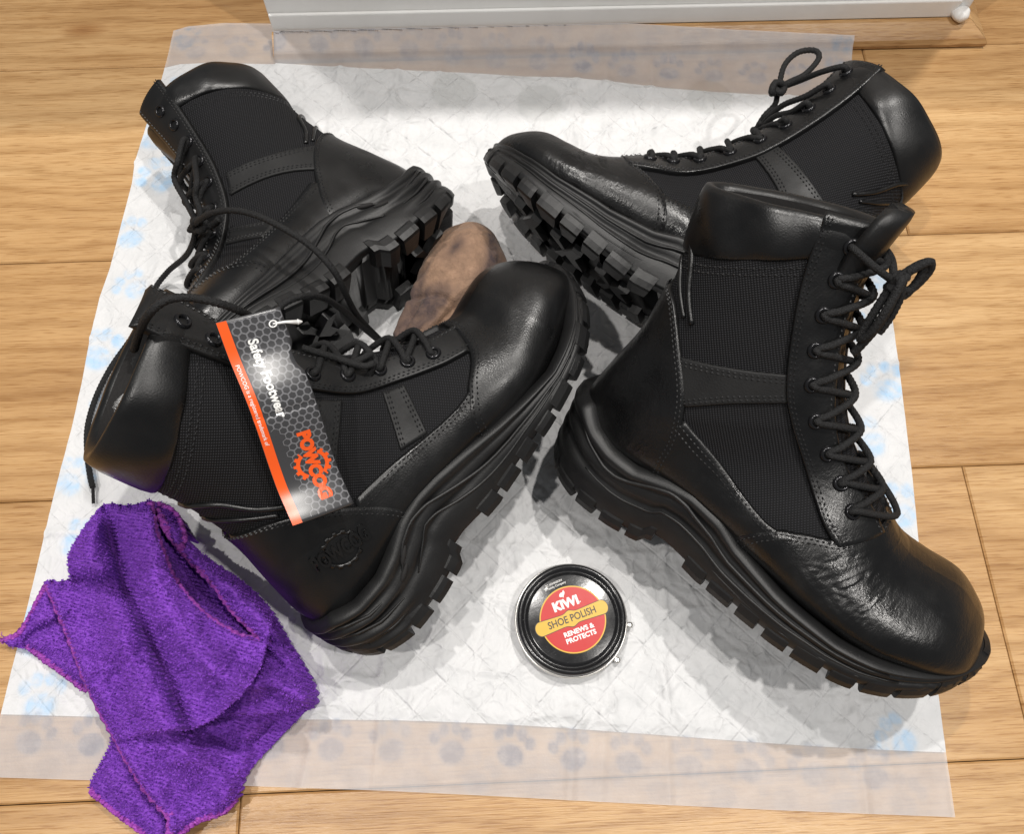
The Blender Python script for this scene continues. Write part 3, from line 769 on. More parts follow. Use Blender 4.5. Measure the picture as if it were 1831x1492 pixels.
    for side in (-1, 1):
        P = off(eu[:, 0], eu[:, 1], side, np.full(9, .0038)); N = surf_n(eu[:, 0], eu[:, 1], side)
        for i in range(9):
            p = P[i].copy(); nn = N[i].copy()
            p[1] *= sg; nn[1] *= sg
            o = bpy.data.objects.new('eyelet', EYE_ME); COL.objects.link(o); o.parent = root
            q = Vector(nn).to_track_quat('Z', 'Y'); o.matrix_local = Matrix.Translation(p) @ q.to_matrix().to_4x4()
        eye_pts[side] = (P, N)
    # sole
    V, F, O, nrm = sole_mesh(style); sole = add('sole', V, F, M['rubber'])
    rid = []
    if style == 'new':
        ridges = [([(.052, .62), (.068, .84), (.090, .80), (.115, .62), (.145, .50), (.2, .60), (.255, .66)], .0019), ([(.060, .45), (.085, .60), (.11, .42), (.14, .30), (.18, .40), (.215, .52)], .0016), ([(.004, .80), (.02, .72), (.04, .66)], .0018), ([(.004, .55), (.022, .48), (.044, .44)], .0018), ([(.006, .30), (.024, .25), (.048, .24)], .0018)]
    else:
        ridges = [([(.006, .86), (.024, .80), (.045, .70), (.062, .78), (.082, .84), (.105, .72), (.13, .64), (.17, .66), (.23, .70)], .0022), ([(.03, .45), (.06, .42), (.10, .45), (.14, .38), (.19, .45), (.235, .48)], .0016), ([(.12, .28), (.16, .22), (.21, .30), (.25, .34)], .0014)]
    for pts, r in ridges:
        for md in (False, True):
            V, F = ridge_on_sole(style, pts, r*.62, md)
            add('sole_ridge', V, F, M['rubber'], sole)
    if style == 'new':       # two small moulded slots on the heel wing
        for x0, h0 in ((.056, .66), (.064, .78)):
            for md in (False, True):
                V, F = ridge_on_sole(style, [(x0-.005, h0-.03), (x0, h0), (x0+.005, h0+.03)], .0017, md); add('sole_slot', V, F, M['hole'], sole)
    for V, F in lug_meshes(style): add('lug', V, F, M['rubber'], sole, smooth=False)
    return root, eye_pts, add
_v, _f2 = [], []
bme = bmesh.new()
prof_e = [(.0022, -.0010), (.0024, .0008), (.0031, .0015), (.0040, .0013), (.0046, .0003), (.0047, -.0012)]
V_, F_ = [], []
for r_, z_ in prof_e:
    for k in range(20): V_.append((r_*math.cos(k*math.pi/10), r_*math.sin(k*math.pi/10), z_))
F_ = grid_faces(len(prof_e), 20, True)
_o = mesh_obj('eyelet', V_, F_, M['eyelet']); EYE_ME = _o.data; bpy.data.objects.remove(_o); bme.free()

def pose(t, fwd, up):
    f_ = np.array(fwd); f_ /= np.linalg.norm(f_); u_ = np.array(up); u_ = u_-f_*(u_ @ f_); u_ /= np.linalg.norm(u_); l_ = np.cross(u_, f_)
    return Matrix(((f_[0], l_[0], u_[0], t[0]), (f_[1], l_[1], u_[1], t[1]), (f_[2], l_[2], u_[2], t[2]), (0, 0, 0, 1)))
ZL = .003
POSE = {
 'A': pose((.0433, .1814, .0257+ZL), (.7746, -.62, .1000), (.2874, .521, .8037)),
 'B': pose((.183, .1913, .0526+ZL), (-.7403, .6722, .0124), (.6474, .7077, .2350)),
 'C': pose((-.0825, .0541, .0225+ZL), (.598, .7899, .1362), (-.6591, .3879, .6443)),
 'D': pose((-.0122, .3596, .036+ZL), (-.6855, -.7214, .0979), (-.7214, .6912, .0418))}
POSE['C'] = Matrix.Translation((-.0825, .0541, 0)) @ Matrix.Rotation(math.radians(1.6), 4, 'Z') @ Matrix.Translation((.0825, -.0541, 0)) @ POSE['C']
BOOT = {}
for k, st_, mi, lab, grp in (
  ('A', 'old', False, 'worn black boot with creased toe and tied bow, leaning on another boot', None),
  ('B', 'old', True, 'worn black lace-up boot lying on its side, its tread facing the tan polishing pad', None),
  ('C', 'new', False, 'new black boot wearing the orange and black hang tag, sole edge by the polish tin', None),
  ('D', 'new', True, 'black boot with long loose laces, toe pinned under the tagged boot', None)):
    SEC = SEC_OLD if st_ == 'old' else SEC_NEW
    ZB_ADD = 0.0 if st_ == 'old' else .0075
    SHAFT_K = {'A': .38, 'B': .80, 'C': .86, 'D': .80}[k]
    BOOT[k] = build_boot('lace_up_boot', st_, mi, POSE[k], lab, key_=k)
# ------------------------------------------------------------------ laces
def to_local(k, P):
    Mi = np.array(POSE[k].inverted()); P = np.asarray(P, float); Q = np.c_[P, np.ones(len(P))] @ Mi.T
    Q = Q[:, :3]
    if k in 'BD': Q[:, 1] *= -1          # add() mirrors left boots
    return Q
def px_path(pts): return [at(*p) for p in pts]
LR = .0020
def ridge_pt(u, d):
    return off(np.array([u]), np.array([0.0]), -1, np.array([d]))[0]
def cross_lace(ep, rows, loose=0.0, seed=1):
    r = random.Random(seed); parts = []
    for i in rows:
        for sgn in (-1, 1):
            P0, N0 = ep[sgn]; P1, N1 = ep[-sgn]
            a, na, b, nb = P0[i], N0[i], P1[i+1], N1[i+1]
            mid = (a+b)/2; um = inv_xz([((EYE[i][0]+EYE[i+1][0])/2+.012, (EYE[i][1]+EYE[i+1][1])/2+.004)])[0][0]
            rp = ridge_pt(um, .0036+(.0026 if sgn > 0 else 0)+loose*r.random())
            pts = [a-na*.003, a+na*.0012, a+na*.0040+(b-a)*.10, a*.62+rp*.38+na*.003, rp, b*.62+rp*.38+nb*.003, b+nb*.0025+(a-b)*.06, b-nb*.0025]
            parts.append(lace_tube(smooth_curve(pts, 34), LR))
    return parts
def finish_lace(k, parts):
    V, F = merge(parts); BOOT[k][2]('lace', V, F, M['lace'])
def frayed(p, n, r, ln=.004):
    out = []
    for _ in range(n):
        d = np.array([r.gauss(0, 1), r.gauss(0, 1), r.gauss(0, 1)]); d /= np.linalg.norm(d)
        q = p+d*ln*r.random(); out.append(tube([p, (p+q)/2+d[::-1]*.0004, q], .00018, 3, cap=False))
    return out
# boot A: fully laced, bow at the top of the throat
SHAFT_K = .38; SEC = SEC_OLD; ep = BOOT['A'][1]; parts = cross_lace(ep, range(0, 8), .001, 3)
parts += [tube(smooth_curve([ep[-1][0][8]-ep[-1][1][8]*.002, ep[-1][0][8]+ep[-1][1][8]*.004, ridge_pt(10.6, .007), ep[1][0][8]+ep[1][1][8]*.004, ep[1][0][8]-ep[1][1][8]*.002], 30), LR, 8)]
kn = np.array([.125, -.008, .203])
def rel(*pts): return [kn+np.array(p)*np.array([.62, .8, 1.0]) for p in pts]
parts += [tube(smooth_curve([ep[-1][0][0]-ep[-1][1][0]*.002, ep[-1][0][0]+ep[-1][1][0]*.004, kn*.5+ep[-1][0][0]*.5+np.array([.003, -.004, 0]), kn], 24), LR, 8),
          tube(smooth_curve([ep[1][0][0]-ep[1][1][0]*.002, ep[1][0][0]+ep[1][1][0]*.004, kn*.5+ep[1][0][0]*.5+np.array([.004, .004, .002]), kn], 24), LR, 8)]
for lp in (rel((0, 0, 0), (.006, .004, .008), (.012, .008, .012), (.015, .010, .004), (.012, .008, -.006), (.005, .003, -.003), (0, 0, 0)),
           rel((0, 0, 0), (.005, -.006, .003), (.007, -.011, -.012), (.006, -.010, -.026), (.001, -.007, -.031), (0, -.005, -.018), (0, 0, 0)),
           rel((0, .001, 0), (.006, -.002, -.006), (.008, -.005, -.020), (.005, -.006, -.034), (.003, -.006, -.040)),
           rel((0, 0, 0), (.009, .003, -.004), (.012, .004, -.016), (.011, .003, -.027)),
           rel((.003, -.005, .004), (.006, .001, .001), (.003, .006, -.003), (-.002, .001, -.004), (.003, -.005, .004)),
           rel((.001, -.004, -.004), (.006, -.001, .004), (.004, .005, .004), (-.001, .002, .002), (.001, -.004, -.004)),
           rel((.005, .002, .006), (.014, .007, .014), (.018, .012, .009), (.014, .010, -.002), (.006, .003, -.003))):
    parts.append(lace_tube(smooth_curve(lp, 36), LR*1.1))
rr = random.Random(4)
for i in range(4, 9): parts += frayed(ridge_pt(7+i*.45, .007), 6, rr, .0035)
finish_lace('A', parts)
# boot B: laced low down, top pulled out into a loose loop
SHAFT_K = .80; SEC = SEC_OLD; ep = BOOT['B'][1]; parts = cross_lace(ep, range(3, 8), .001, 5)
def eyew(k, side, i):
    p = ep[side][0][i].copy(); n = ep[side][1][i].copy()
    if k in 'BD': p[1] *= -1; n[1] *= -1
    Mw = POSE[k]; return np.array(Mw @ Vector(p)), np.array(Mw.to_3x3() @ Vector(n))
def wl(k, pts, n=40, r=LR): return lace_tube(to_local(k, smooth_curve(pts, n)), r)
e1, n1 = eyew('B', -1, 0); e2, n2 = eyew('B', -1, 1); e3, n3 = eyew('B', -1, 2); e4, n4 = eyew('B', -1, 3)
parts += [wl('B', [e1-n1*.002, e1+n1*.004]+px_path([(1470, 128, .125), (1425, 146, .105), (1392, 158, .095)])),
          wl('B', px_path([(1392, 160, .095), (1402, 118, .100), (1426, 94, .104), (1456, 90, .106), (1464, 104, .106), (1440, 132, .104), (1408, 148, .100), (1390, 162, .097)])),
          wl('B', [e2-n2*.002, e2+n2*.004]+px_path([(1440, 172, .12), (1400, 188, .105), (1372, 212, .09), (1352, 240, .07)])),
          wl('B', [e3-n3*.002, e3+n3*.004]+px_path([(1415, 200, .115), (1385, 208, .10), (1362, 228, .085)])),
          wl('B', px_path([(1390, 162, .095), (1386, 186, .09), (1366, 208, .085), (1354, 232, .075), (1356, 256, .06)])),
          wl('B', px_path([(1394, 160, .097), (1380, 166, .10), (1386, 148, .103), (1400, 152, .100), (1392, 168, .094)]), 30, LR*1.2),
          wl('B', px_path([(1384, 158, .10), (1396, 166, .10), (1402, 154, .098), (1388, 150, .096), (1384, 160, .095)]), 30, LR*1.2),
          wl('B', px_path([(1360, 218, .088), (1350, 238, .08), (1362, 250, .085)])+[e4+n4*.004, e4-n4*.002])]
rr = random.Random(6)
for i in range(4, 9): parts += frayed(ridge_pt(7+i*.45, .007), 5, rr, .0035)
finish_lace('B', parts)
# boot C: lower half laced, ends loose
SHAFT_K = .86; SEC = SEC_NEW; ep = BOOT['C'][1]; parts = cross_lace(ep, range(4, 8), .001, 7)
parts += [wl('C', px_path([(240, 625, .185), (250, 592, .205), (268, 560, .222), (300, 536, .226), (345, 533, .222), (400, 545, .214), (440, 562, .200), (470, 585, .175)]), 60),
          wl('C', px_path([(487, 572, .150), (505, 545, .155), (540, 530, .150), (575, 532, .135), (610, 552, .105), (640, 578, .065), (668, 602, .03), (690, 620, .008)]), 60),
          wl('C', px_path([(530, 655, .140), (580, 662, .140), (640, 645, .138), (662, 634, .136), (648, 652, .132), (618, 672, .128)]), 40),
          wl('C', px_path([(540, 622, .150), (600, 640, .145), (650, 655, .140), (668, 652, .138), (650, 690, .125)]), 40)]
finish_lace('C', parts)
# boot D: loosely laced with two long free ends
SHAFT_K = .80; SEC = SEC_NEW; ep = BOOT['D'][1]; parts = cross_lace(ep, range(2, 8), .004, 9)
e3, n3 = eyew('D', -1, 2); e4, n4 = eyew('D', -1, 3)
parts += [wl('D', [e3-n3*.002, e3+n3*.004]+px_path([(318, 288, .085), (312, 320, .075), (330, 356, .075), (352, 398, .085)])),
          wl('D', [e4-n4*.002, e4+n4*.004]+px_path([(352, 322, .105), (350, 352, .10), (358, 380, .095), (356, 402, .088)])),
          wl('D', px_path([(345, 404, .085), (372, 384, .110), (410, 376, .122), (455, 384, .130), (510, 410, .134), (560, 444, .132), (598, 486, .124), (620, 530, .104), (640, 566, .070), (668, 596, .030), (702, 628, .006)]), 80),
          wl('D', px_path([(350, 402, .085), (346, 430, .070), (332, 458, .045), (300, 486, .020), (275, 520, .010), (260, 566, .009), (230, 612, .008), (198, 658, .008), (172, 710, .008), (157, 762, .008), (156, 808, .008), (161, 850, .008), (166, 872, .008)]), 90),
          wl('D', px_path([(166, 870, .008), (166.5, 885, .007), (167, 900, .007)]), 8, .0011),
          wl('D', px_path([(340, 412, .08), (352, 396, .09), (368, 398, .092), (360, 412, .088), (342, 408, .082)]), 30, LR*1.15),
          wl('D', px_path([(352, 414, .082), (346, 400, .09), (358, 392, .094), (370, 404, .090), (384, 400, .092), (392, 392, .095)]), 30, LR*1.15)]
finish_lace('D', parts)

# ------------------------------------------------------------------ embossed badge on the heel of the tagged boot
def wrap_badge(k, verts, faces, cx, cz, ang_, sc, th, mat, name):
    V = np.array(verts); c, s_ = math.cos(ang_), math.sin(ang_)
    x = cx+sc*(V[:, 0]*c-V[:, 1]*s_); z = cz+sc*(V[:, 0]*s_+V[:, 1]*c)
    UA = inv_xz(np.stack([x, z], 1)); d = np.where(V[:, 2] > 0, th, -.0003)
    BOOT[k][2](name, off(UA[:, 0], UA[:, 1], -1, d), faces, mat)
def gear_ring(R, r0, teeth, n=160):
    V, F = [], []
    for j in range(n):
        a = 2*math.pi*j/n; ph = (j*teeth/n) % 1; ro = R if ph < .5 else R*.86
        for r_, z_ in ((r0, -1), (ro, -1), (ro, 1), (r0, 1)): V.append((r_*math.cos(a), r_*math.sin(a), z_))
    for j in range(n):
        a, b = j*4, ((j+1) % n)*4
        for q in range(4): F.append((a+q, a+(q+1) % 4, b+(q+1) % 4, b+q))
    return V, F
lx, lz, la = .0490, .0735, math.radians(-20)
gv, gf = gear_ring(1, .80, 14); gv = [v for v in gv]
SHAFT_K = .86; SEC = SEC_NEW
wrap_badge('C', gv, gf, lx, lz, la, .0115, .0036, M['leather'], 'embossed_gear')
tv, tf = text_mesh('POWCOG', 1.0, .03, sx=1.0, extr=.1); tv[:, 0] /= max(abs(tv[:, 0])); tv[:, 1] /= max(abs(tv[:, 1]))*2.9
wrap_badge('C', tv, tf, lx, lz, la, .0165, .0040, M['leather'], 'embossed_lettering')

# ------------------------------------------------------------------ hang tag on boot C
def ray_plane_local(k, px, py, yl):
    Mi = np.array(POSE[k].inverted()); o = (Mi @ np.r_[CAM, 1])[:3]; d = Mi[:3, :3] @ ray(px, py)
    t_ = (yl-o[1])/d[1]; q = o+d*t_; return np.array(POSE[k] @ Vector(q))
c00 = ray_plane_local('C', 385, 577, -.0510); c10 = ray_plane_local('C', 497, 548, -.0510)
c11 = ray_plane_local('C', 622, 893, -.0475); c01 = ray_plane_local('C', 515, 933, -.0475)
cn = np.cross(c10-c00, c01-c00); cn /= np.linalg.norm(cn); cn = cn if cn @ (CAM-c00) > 0 else -cn
CW = np.linalg.norm(c10-c00); CH = np.linalg.norm(c01-c00)
def card(a, b, h=0.0):
    a = np.asarray(a, float); b = np.asarray(b, float); A_ = a[..., None]; B_ = b[..., None]
    P = (1-A_)*(1-B_)*c00+A_*(1-B_)*c10+(1-A_)*B_*c01+A_*B_*c11
    ss = lambda q: np.clip(q, 0, 1)**2*(3-2*np.clip(q, 0, 1))
    bow = .0035+.0053*ss((b-.13)/.27)-.0053*ss((b-.42)/.38)+.0072*ss((b-.80)/.25)-.0030*(a-np.interp(b, [.2, .4, .8, .95], [1.03, .9, .75, .62]))**2-.0008*np.exp(-((b-.46)/.012)**2)
    return P+cn*(bow+h)[..., None]
def notch(b): return 1-.075*np.exp(-((b-.235)/.055)**4)
def card_mat(name, col, rough=.30, coat=.30):
    t = NT(name); n = t.noise(t.coords('Object'), 90, 2); t.set(Base_Color=(*col, 1), Roughness=rough, Coat_Weight=coat, Coat_Roughness=.24)
    t.link(t.bump(n.outputs[0], .06, .001), t.b.inputs['Normal']); return t.m
M['card'] = card_mat('glossy_charcoal_card', (.048, .048, .051)); M['orange'] = card_mat('glossy_orange_print', (.86, .105, .012))
M['hexline'] = card_mat('charcoal_hexagon_print', (.16, .16, .17)); M['white_ink'] = card_mat('white_print', (.82, .82, .80), .3, .3)
htag = empty('hang_tag', Matrix.Translation(Vector(c00)))
tag(htag, 'glossy black card hang tag with orange strip and gear logo, tied to boot', 'hang tag')
def tag_part(name, a, b, h, faces, mat):
    V = card(np.asarray(a), np.asarray(b), np.broadcast_to(np.asarray(h, float), np.asarray(a).shape))-c00
    return mesh_obj(name, V, faces, mat, htag, smooth=False)
nb, na = 60, 14
AA, BB = np.meshgrid(np.linspace(0, 1, na), np.linspace(0, 1, nb)); AA = AA*notch(BB)
fr = grid_faces(nb, na); k0 = nb*na
fb = [tuple(reversed([i+k0 for i in f])) for f in fr]
bd_ = [j for j in range(na)]+[i*na+na-1 for i in range(1, nb)]+[(nb-1)*na+j for j in range(na-2, -1, -1)]+[i*na for i in range(nb-2, 0, -1)]
fs = [(bd_[i], bd_[i]+k0, bd_[(i+1) % len(bd_)]+k0, bd_[(i+1) % len(bd_)]) for i in range(len(bd_))]
o = tag_part('card', np.r_[AA.ravel(), AA.ravel()], np.r_[BB.ravel(), BB.ravel()], np.r_[np.zeros(k0), np.full(k0, -.0005)], fr+fb+fs, M['card'])
o.data.polygons.foreach_set('use_smooth', [True]*len(o.data.polygons))
sa, sb = np.meshgrid(np.linspace(.004, .155, 4), np.linspace(.003, .997, 60))
o = tag_part('orange_strip', sa.ravel(), sb.ravel(), .00018, grid_faces(60, 4), M['orange']); o.data.polygons.foreach_set('use_smooth', [True]*len(o.data.polygons))
# hexagon print
hv, hf = [], []; hr = .0022; lw = .00022
for r_ in range(int(CH/(hr*1.5))+2):
    for q_ in range(int(CW/(hr*math.sqrt(3)))+2):
        cx_ = q_*hr*math.sqrt(3)+(hr*math.sqrt(3)/2 if r_ % 2 else 0); cy_ = r_*hr*1.5
        if r_*1.0 > 0 and (cy_/CH > .52 and cx_/CW < .35): continue
        for e_ in range(6):
            a0_, a1_ = math.radians(30+60*e_), math.radians(90+60*e_)
            q4 = [(cx_+(hr-s2)*math.cos(aa_), cy_+(hr-s2)*math.sin(aa_)) for aa_, s2 in ((a0_, 0), (a1_, 0), (a1_, lw*2), (a0_, lw*2))]
            if all(.165*CW < x_ < CW*.99*float(notch(np.array(y_/CH))) and 0 < y_ < CH*.995 for x_, y_ in q4):
                i0 = len(hv); hv += q4; hf.append((i0, i0+1, i0+2, i0+3))
hv = np.array(hv); tag_part('hexagon_print', hv[:, 0]/CW, hv[:, 1]/CH, .00012, hf, M['hexline'])
def card_text(txt, size, a0_, b0_, mat, bold=0.0, name='lettering', sx=1.0, h=.0003, shear=0, align='CENTER'):
    V, F = text_mesh(txt, size, bold, align, sx, .00003, shear)
    return tag_part(name, a0_+V[:, 1]/CW, b0_+V[:, 0]/CH, h+V[:, 2], F, mat)
card_text('Safety Footwear', CW*.215, .42, .295, M['white_ink'], .0002, sx=.92)
card_text('POWCOG is a registered trademark of', CW*.085, .075, .40, M['white_ink'], .00002, sx=1.0)
card_text('POWCOG', CW*.27, .64, .755, M['orange'], .0006, sx=.98, h=.00042)
gv, gf = gear_ring(1, .66, 14); gv = np.array(gv)
keep_ = lambda f_: all(abs(gv[i][1]) > .36 for i in f_)
gf = [f_ for f_ in gf if keep_(f_)]
tag_part('gear_logo', .64+gv[:, 1]*CW*.30/CW, .755+gv[:, 0]*CW*.30/CH, .0003+gv[:, 2]*.00004, gf, M['orange'])
# plastic tie
M['nylon'] = simple('clear_nylon_tie', (.75, .75, .74), .25, bump=(300, .1, .0003))
pa = card(np.array([.80]), np.array([.065]), np.array([.0012]))[0]; pb_ = at(532, 576, pa[2]-.004)
V, F = merge([tube([pa, (pa+pb_)/2+np.array([0, 0, .001]), pb_], np.array([.0006, .0007, .0012]), 8), tube(smooth_curve([pb_, pb_+(pb_-pa)*.12, pb_+(pb_-pa)*.2], 8), np.linspace(.0016, .0004, 8), 8),
   tube(smooth_curve([pa+np.array([math.cos(q)*.0018, math.sin(q)*.0018, 0]) for q in np.linspace(0, 2*math.pi, 14)], 24), .0004, 6)])
mesh_obj('nylon_tie', np.array(V)-c00, F, M['nylon'], htag)

# ------------------------------------------------------------------ polish tin
tc = at(1022, 1107, .020); tinM = Matrix.Translation((tc[0], tc[1], .0035)) @ Matrix.Rotation(math.radians(17.5), 4, 'Z')
tin = empty('shoe_polish_tin', tinM); tag(tin, 'round black shoe polish tin with red and yellow lid print', 'polish tin')
M['tinplate'] = simple('scuffed_tinplate', (.86, .84, .80), .33, 1.0, bump=(160, .12, .0008))
def lid_mat():
    t = NT('black_lacquered_tin'); v = t.coords(); n = t.noise(v, 90, 5, .7); n2 = t.noise(t.coords(scale=(1, 6, 1)), 260, 3, .6)
    t.link(t.ramp(n2.outputs[0], [(.0, (.010, .010, .011)), (.66, (.013, .013, .014)), (.74, (.10, .10, .10))]), t.b.inputs['Base Color'])
    r = t.new('ShaderNodeMapRange'); r.inputs[3].default_value = .10; r.inputs[4].default_value = .28; t.link(n.outputs[0], r.inputs[0]); t.link(r.outputs[0], t.b.inputs['Roughness'])
    t.link(t.bump(n.outputs[0], .1, .0008), t.b.inputs['Normal']); return t.m
M['lid'] = lid_mat()
M['red'] = simple('red_lid_print', (.52, .010, .008), .30, bump=(120, .08, .0006)); M['yellow'] = simple('yellow_lid_print', (.66, .40, .030), .32, bump=(120, .08, .0006))
M['black_ink'] = simple('black_print', (.02, .014, .008), .4, bump=(300, .05, .0003)); M['paper_white'] = simple('white_lid_print', (.84, .83, .80), .35, bump=(300, .05, .0003))
V, F = lathe([(.0325, 0), (.0338, .0006), (.0342, .002), (.0342, .0085), (.0350, .0090), (.0352, .0100), (.0346, .0106), (.030, .0106)]); mesh_obj('base', V, F, M['tinplate'], tin)
V, F = lathe([(.0335, .0107), (.0349, .0109), (.0352, .0120), (.0350, .0165), (.0345, .0182), (.0335, .0190), (.0322, .0189), (.0312, .0180), (.0306, .0171), (.0298, .0170), (.0290, .0176), (.0283, .0183), (.0274, .0185), (.0001, .0185)])
mesh_obj('lid', V, F, M['lid'], tin)
V, F = lathe([(.03525, .0092), (.0362, .0098), (.0365, .0106), (.0362, .0114), (.0352, .0117), (.0348, .0106)]); mesh_obj('seam_rim', V, F, M['tinplate'], tin)
def disc(r, z, n=96, y0=None): return [(r*math.cos(2*math.pi*i/n), r*math.sin(2*math.pi*i/n), z) for i in range(n)]
lz_ = .0185
RC = .0212
def flat(name, ring, z0, mat, th=.00012):
    n = len(ring); V = [(p[0], p[1], z0) for p in ring]+[(p[0], p[1], z0+th) for p in ring]
    F = [tuple(range(n, 2*n))]+[(i, (i+1) % n, n+(i+1) % n, n+i) for i in range(n)]
    return mesh_obj(name, V, F, mat, tin, smooth=False)
lid_c = (.0004, -.0008)
ringp = [(x+lid_c[0], y+lid_c[1]) for x, y, z in disc(RC, 0)]; flat('yellow_ring', ringp, lz_+.00002, M['yellow'])
ringp = [(x+lid_c[0], y+lid_c[1]) for x, y, z in disc(RC-.0008, 0)]; flat('red_disc', ringp, lz_+.00016, M['red'])
# banner outline with a bump in the middle and round ends
def banner(hw, hh):
    up = []
    for x in np.linspace(-hw+hh*.6, hw-hh*.6, 60):
        up.append((x, hh*.80+hh*.28*abs(x/hw)+hh*.42*math.exp(-((x+.0005)/.0028)**2)))
    endr = [(hw-hh*.6+hh*.9*math.cos(a_), hh*1.06*math.sin(a_)) for a_ in np.linspace(math.pi/2, -math.pi/2, 14)[1:-1]]
    lo_ = [(x, -y) for x, y in reversed(up)]
    endl = [(-hw+hh*.6-hh*.9*math.cos(a_), -hh*1.06*math.sin(a_)) for a_ in np.linspace(math.pi/2, -math.pi/2, 14)[1:-1]]
    return [(x, y) for x, y in up+endr+lo_+endl]
flat('banner_edge', banner(.0234, .0046), lz_+.00030, M['black_ink']); flat('banner', banner(.0231, .0042), lz_+.00044, M['yellow'])
def lid_text(txt, size, x, y, mat, bold=0, sx=1.0, z=lz_+.0006, rot=0, shear=0, name='lettering'):
    V, F = text_mesh(txt, size, bold, 'CENTER', sx, .00005, shear); c, s_ = math.cos(rot), math.sin(rot)
    V = np.stack([x+V[:, 0]*c-V[:, 1]*s_, y+V[:, 0]*s_+V[:, 1]*c, z+V[:, 2]], 1); return mesh_obj(name, V, F, mat, tin, smooth=False)
lid_text('SHOE POLISH', .0064, .0002, 0, M['black_ink'], .00010, .84)
lid_text('KIWI', .0079, -.0004, .0097, M['paper_white'], .00042, 1.0, lz_+.00035)
lid_text('.', .005, .0088, .0092, M['paper_white'], .0001, 1.0, lz_+.00035)
lid_text('RENEWS &', .0042, .0014, -.0086, M['paper_white'], .00016, 1.0, lz_+.00035); lid_text('PROTECTS', .0042, .0014, -.0128, M['paper_white'], .00016, 1.0, lz_+.00035)
# small bird on top of the name
bird = [(-.0024, -.0008), (-.0019, .0006), (-.0006, .0014), (.0006, .0013), (.0011, .0022), (.0018, .0027), (.0017, .0019), (.0021, .0010), (.0017, .0003), (.0012, -.0005), (.0004, -.0013), (.0003, -.0021), (-.0002, -.0021), (-.0003, -.0014), (-.0014, -.0014)]
flat('bird_emblem', [(x*.95-.0004, y*.95+.0160) for x, y in bird], lz_+.0003, M['paper_white'])
lid_text('SC JOHNSON', .0019, -.0030, .0246, M['paper_white'], .00002, 1.0, lz_+.00012, .06); lid_text('A Family Company', .0019, -.0026, .0225, M['paper_white'], .00002, 1.0, lz_+.00012, .06)
flat('scuff_mark', [(-.0105, .0228), (-.0078, .0242), (-.0078, .0222)], lz_+.00005, M['paper_white'])
# butterfly key on the rim
for a_, sc_ in ((-.42, 1.0), (-1.05, 1.0)):
    c, s_ = math.cos(a_), math.sin(a_); p0 = np.array([.0352*c, .0352*s_, .0075]); d = np.array([c, s_, 0]); t_ = np.array([-s_, c, 0])
    V, F = tube([p0-d*.001, p0+d*.001, p0+d*.003, p0+d*.0046, p0+d*.0052], np.array([.0010, .0012, .0022, .0018, .0006]), 12, .45); mesh_obj('opener_ear', V, F, M['tinplate'], tin)

# ------------------------------------------------------------------ tan polishing pad (stocking over wadding)
pA = at(858, 430, .032); pB = at(742, 624, .027); ax = pB-pA; LA = np.linalg.norm(ax); ax /= LA; sd = np.cross(np.array([0, 0, 1.0]), ax); sd /= np.linalg.norm(sd); upv = np.cross(ax, sd)
V = []; STN = []; nl, nr = 120, 160
for i in range(nl):
    f = i/(nl-1); s0 = f*LA*1.18-LA*.10
    rad = .0325*(max(0, 1-((.42-f)/.42)**2)**.5 if f < .42 else 1-.62*((f-.42)/.58)**1.35)
    if f > .93: rad *= max(0, (1-f)/.07)**.4
    for j in range(nr):
        a_ = 2*math.pi*j/nr; g_ = max(0, (f-.52)/.48)
        rr_ = rad*.96*(1+.17*g_**.8*math.sin(a_*6+2.2*math.sin(f*6))+.09*g_*math.sin(a_*11+f*7)+.05*g_*math.sin(a_*19-f*5))
        q = pA+ax*s0+sd*(rr_*1.02*math.cos(a_)+.010*math.sin(f*3.1)*1.0-.004)+upv*(rr_*.86*math.sin(a_))
        nz_ = noise.noise(Vector(q)*55)*.0022+noise.noise(Vector(q)*140)*.0008+abs(noise.noise(Vector((a_*1.2, f*9, 3))))*.0012*(.2+g_)
        nn_ = sd*math.cos(a_)+upv*math.sin(a_); q = q+nn_*nz_
        # crosswise puckers
        q = q-nn_*.0024*math.exp(-((f-.66-.03*math.sin(a_*3))/.018)**2)
        lat_ = math.cos(a_); up_ = math.sin(a_); wn = noise.noise(Vector((lat_*2.1, f*5, up_*2)))*.35+noise.noise(Vector((lat_*6, f*13, up_*5)))*.18
        band = math.exp(-((lat_-.66)/.20)**2)*(1 if .08 < f < .62 else math.exp(-((f-.35)/.3)**2*1.5))*(1.0+wn)
        low = min(1, max(0, (f-.50+.25*wn)/.14))*min(1, max(0, (.42-lat_+wn)/.3))*.72
        spot = math.exp(-((lat_+.28)/.16)**2-((f-.30)/.10)**2)*.65*(1+wn)
        crs = math.exp(-((lat_+.70)/.035)**2)*(f > .12)*.9
        STN.append(min(1, max(band*1.2, low*1.2, spot*1.1)+max(0, wn+.05)*.5))
        q = q-nn_*(.0004*math.exp(-((lat_+.70)/.06)**2)*(up_ > 0))
        V.append(q)
V = np.array(V); V[:, 2] += max(0, .0035-V[:, 2].min())
cen = V.mean(0); cen[2] = V[:, 2].min()
F = grid_faces(nl, nr, True); F += [tuple(range(nr))[::-1], tuple((nl-1)*nr+k for k in range(nr))]
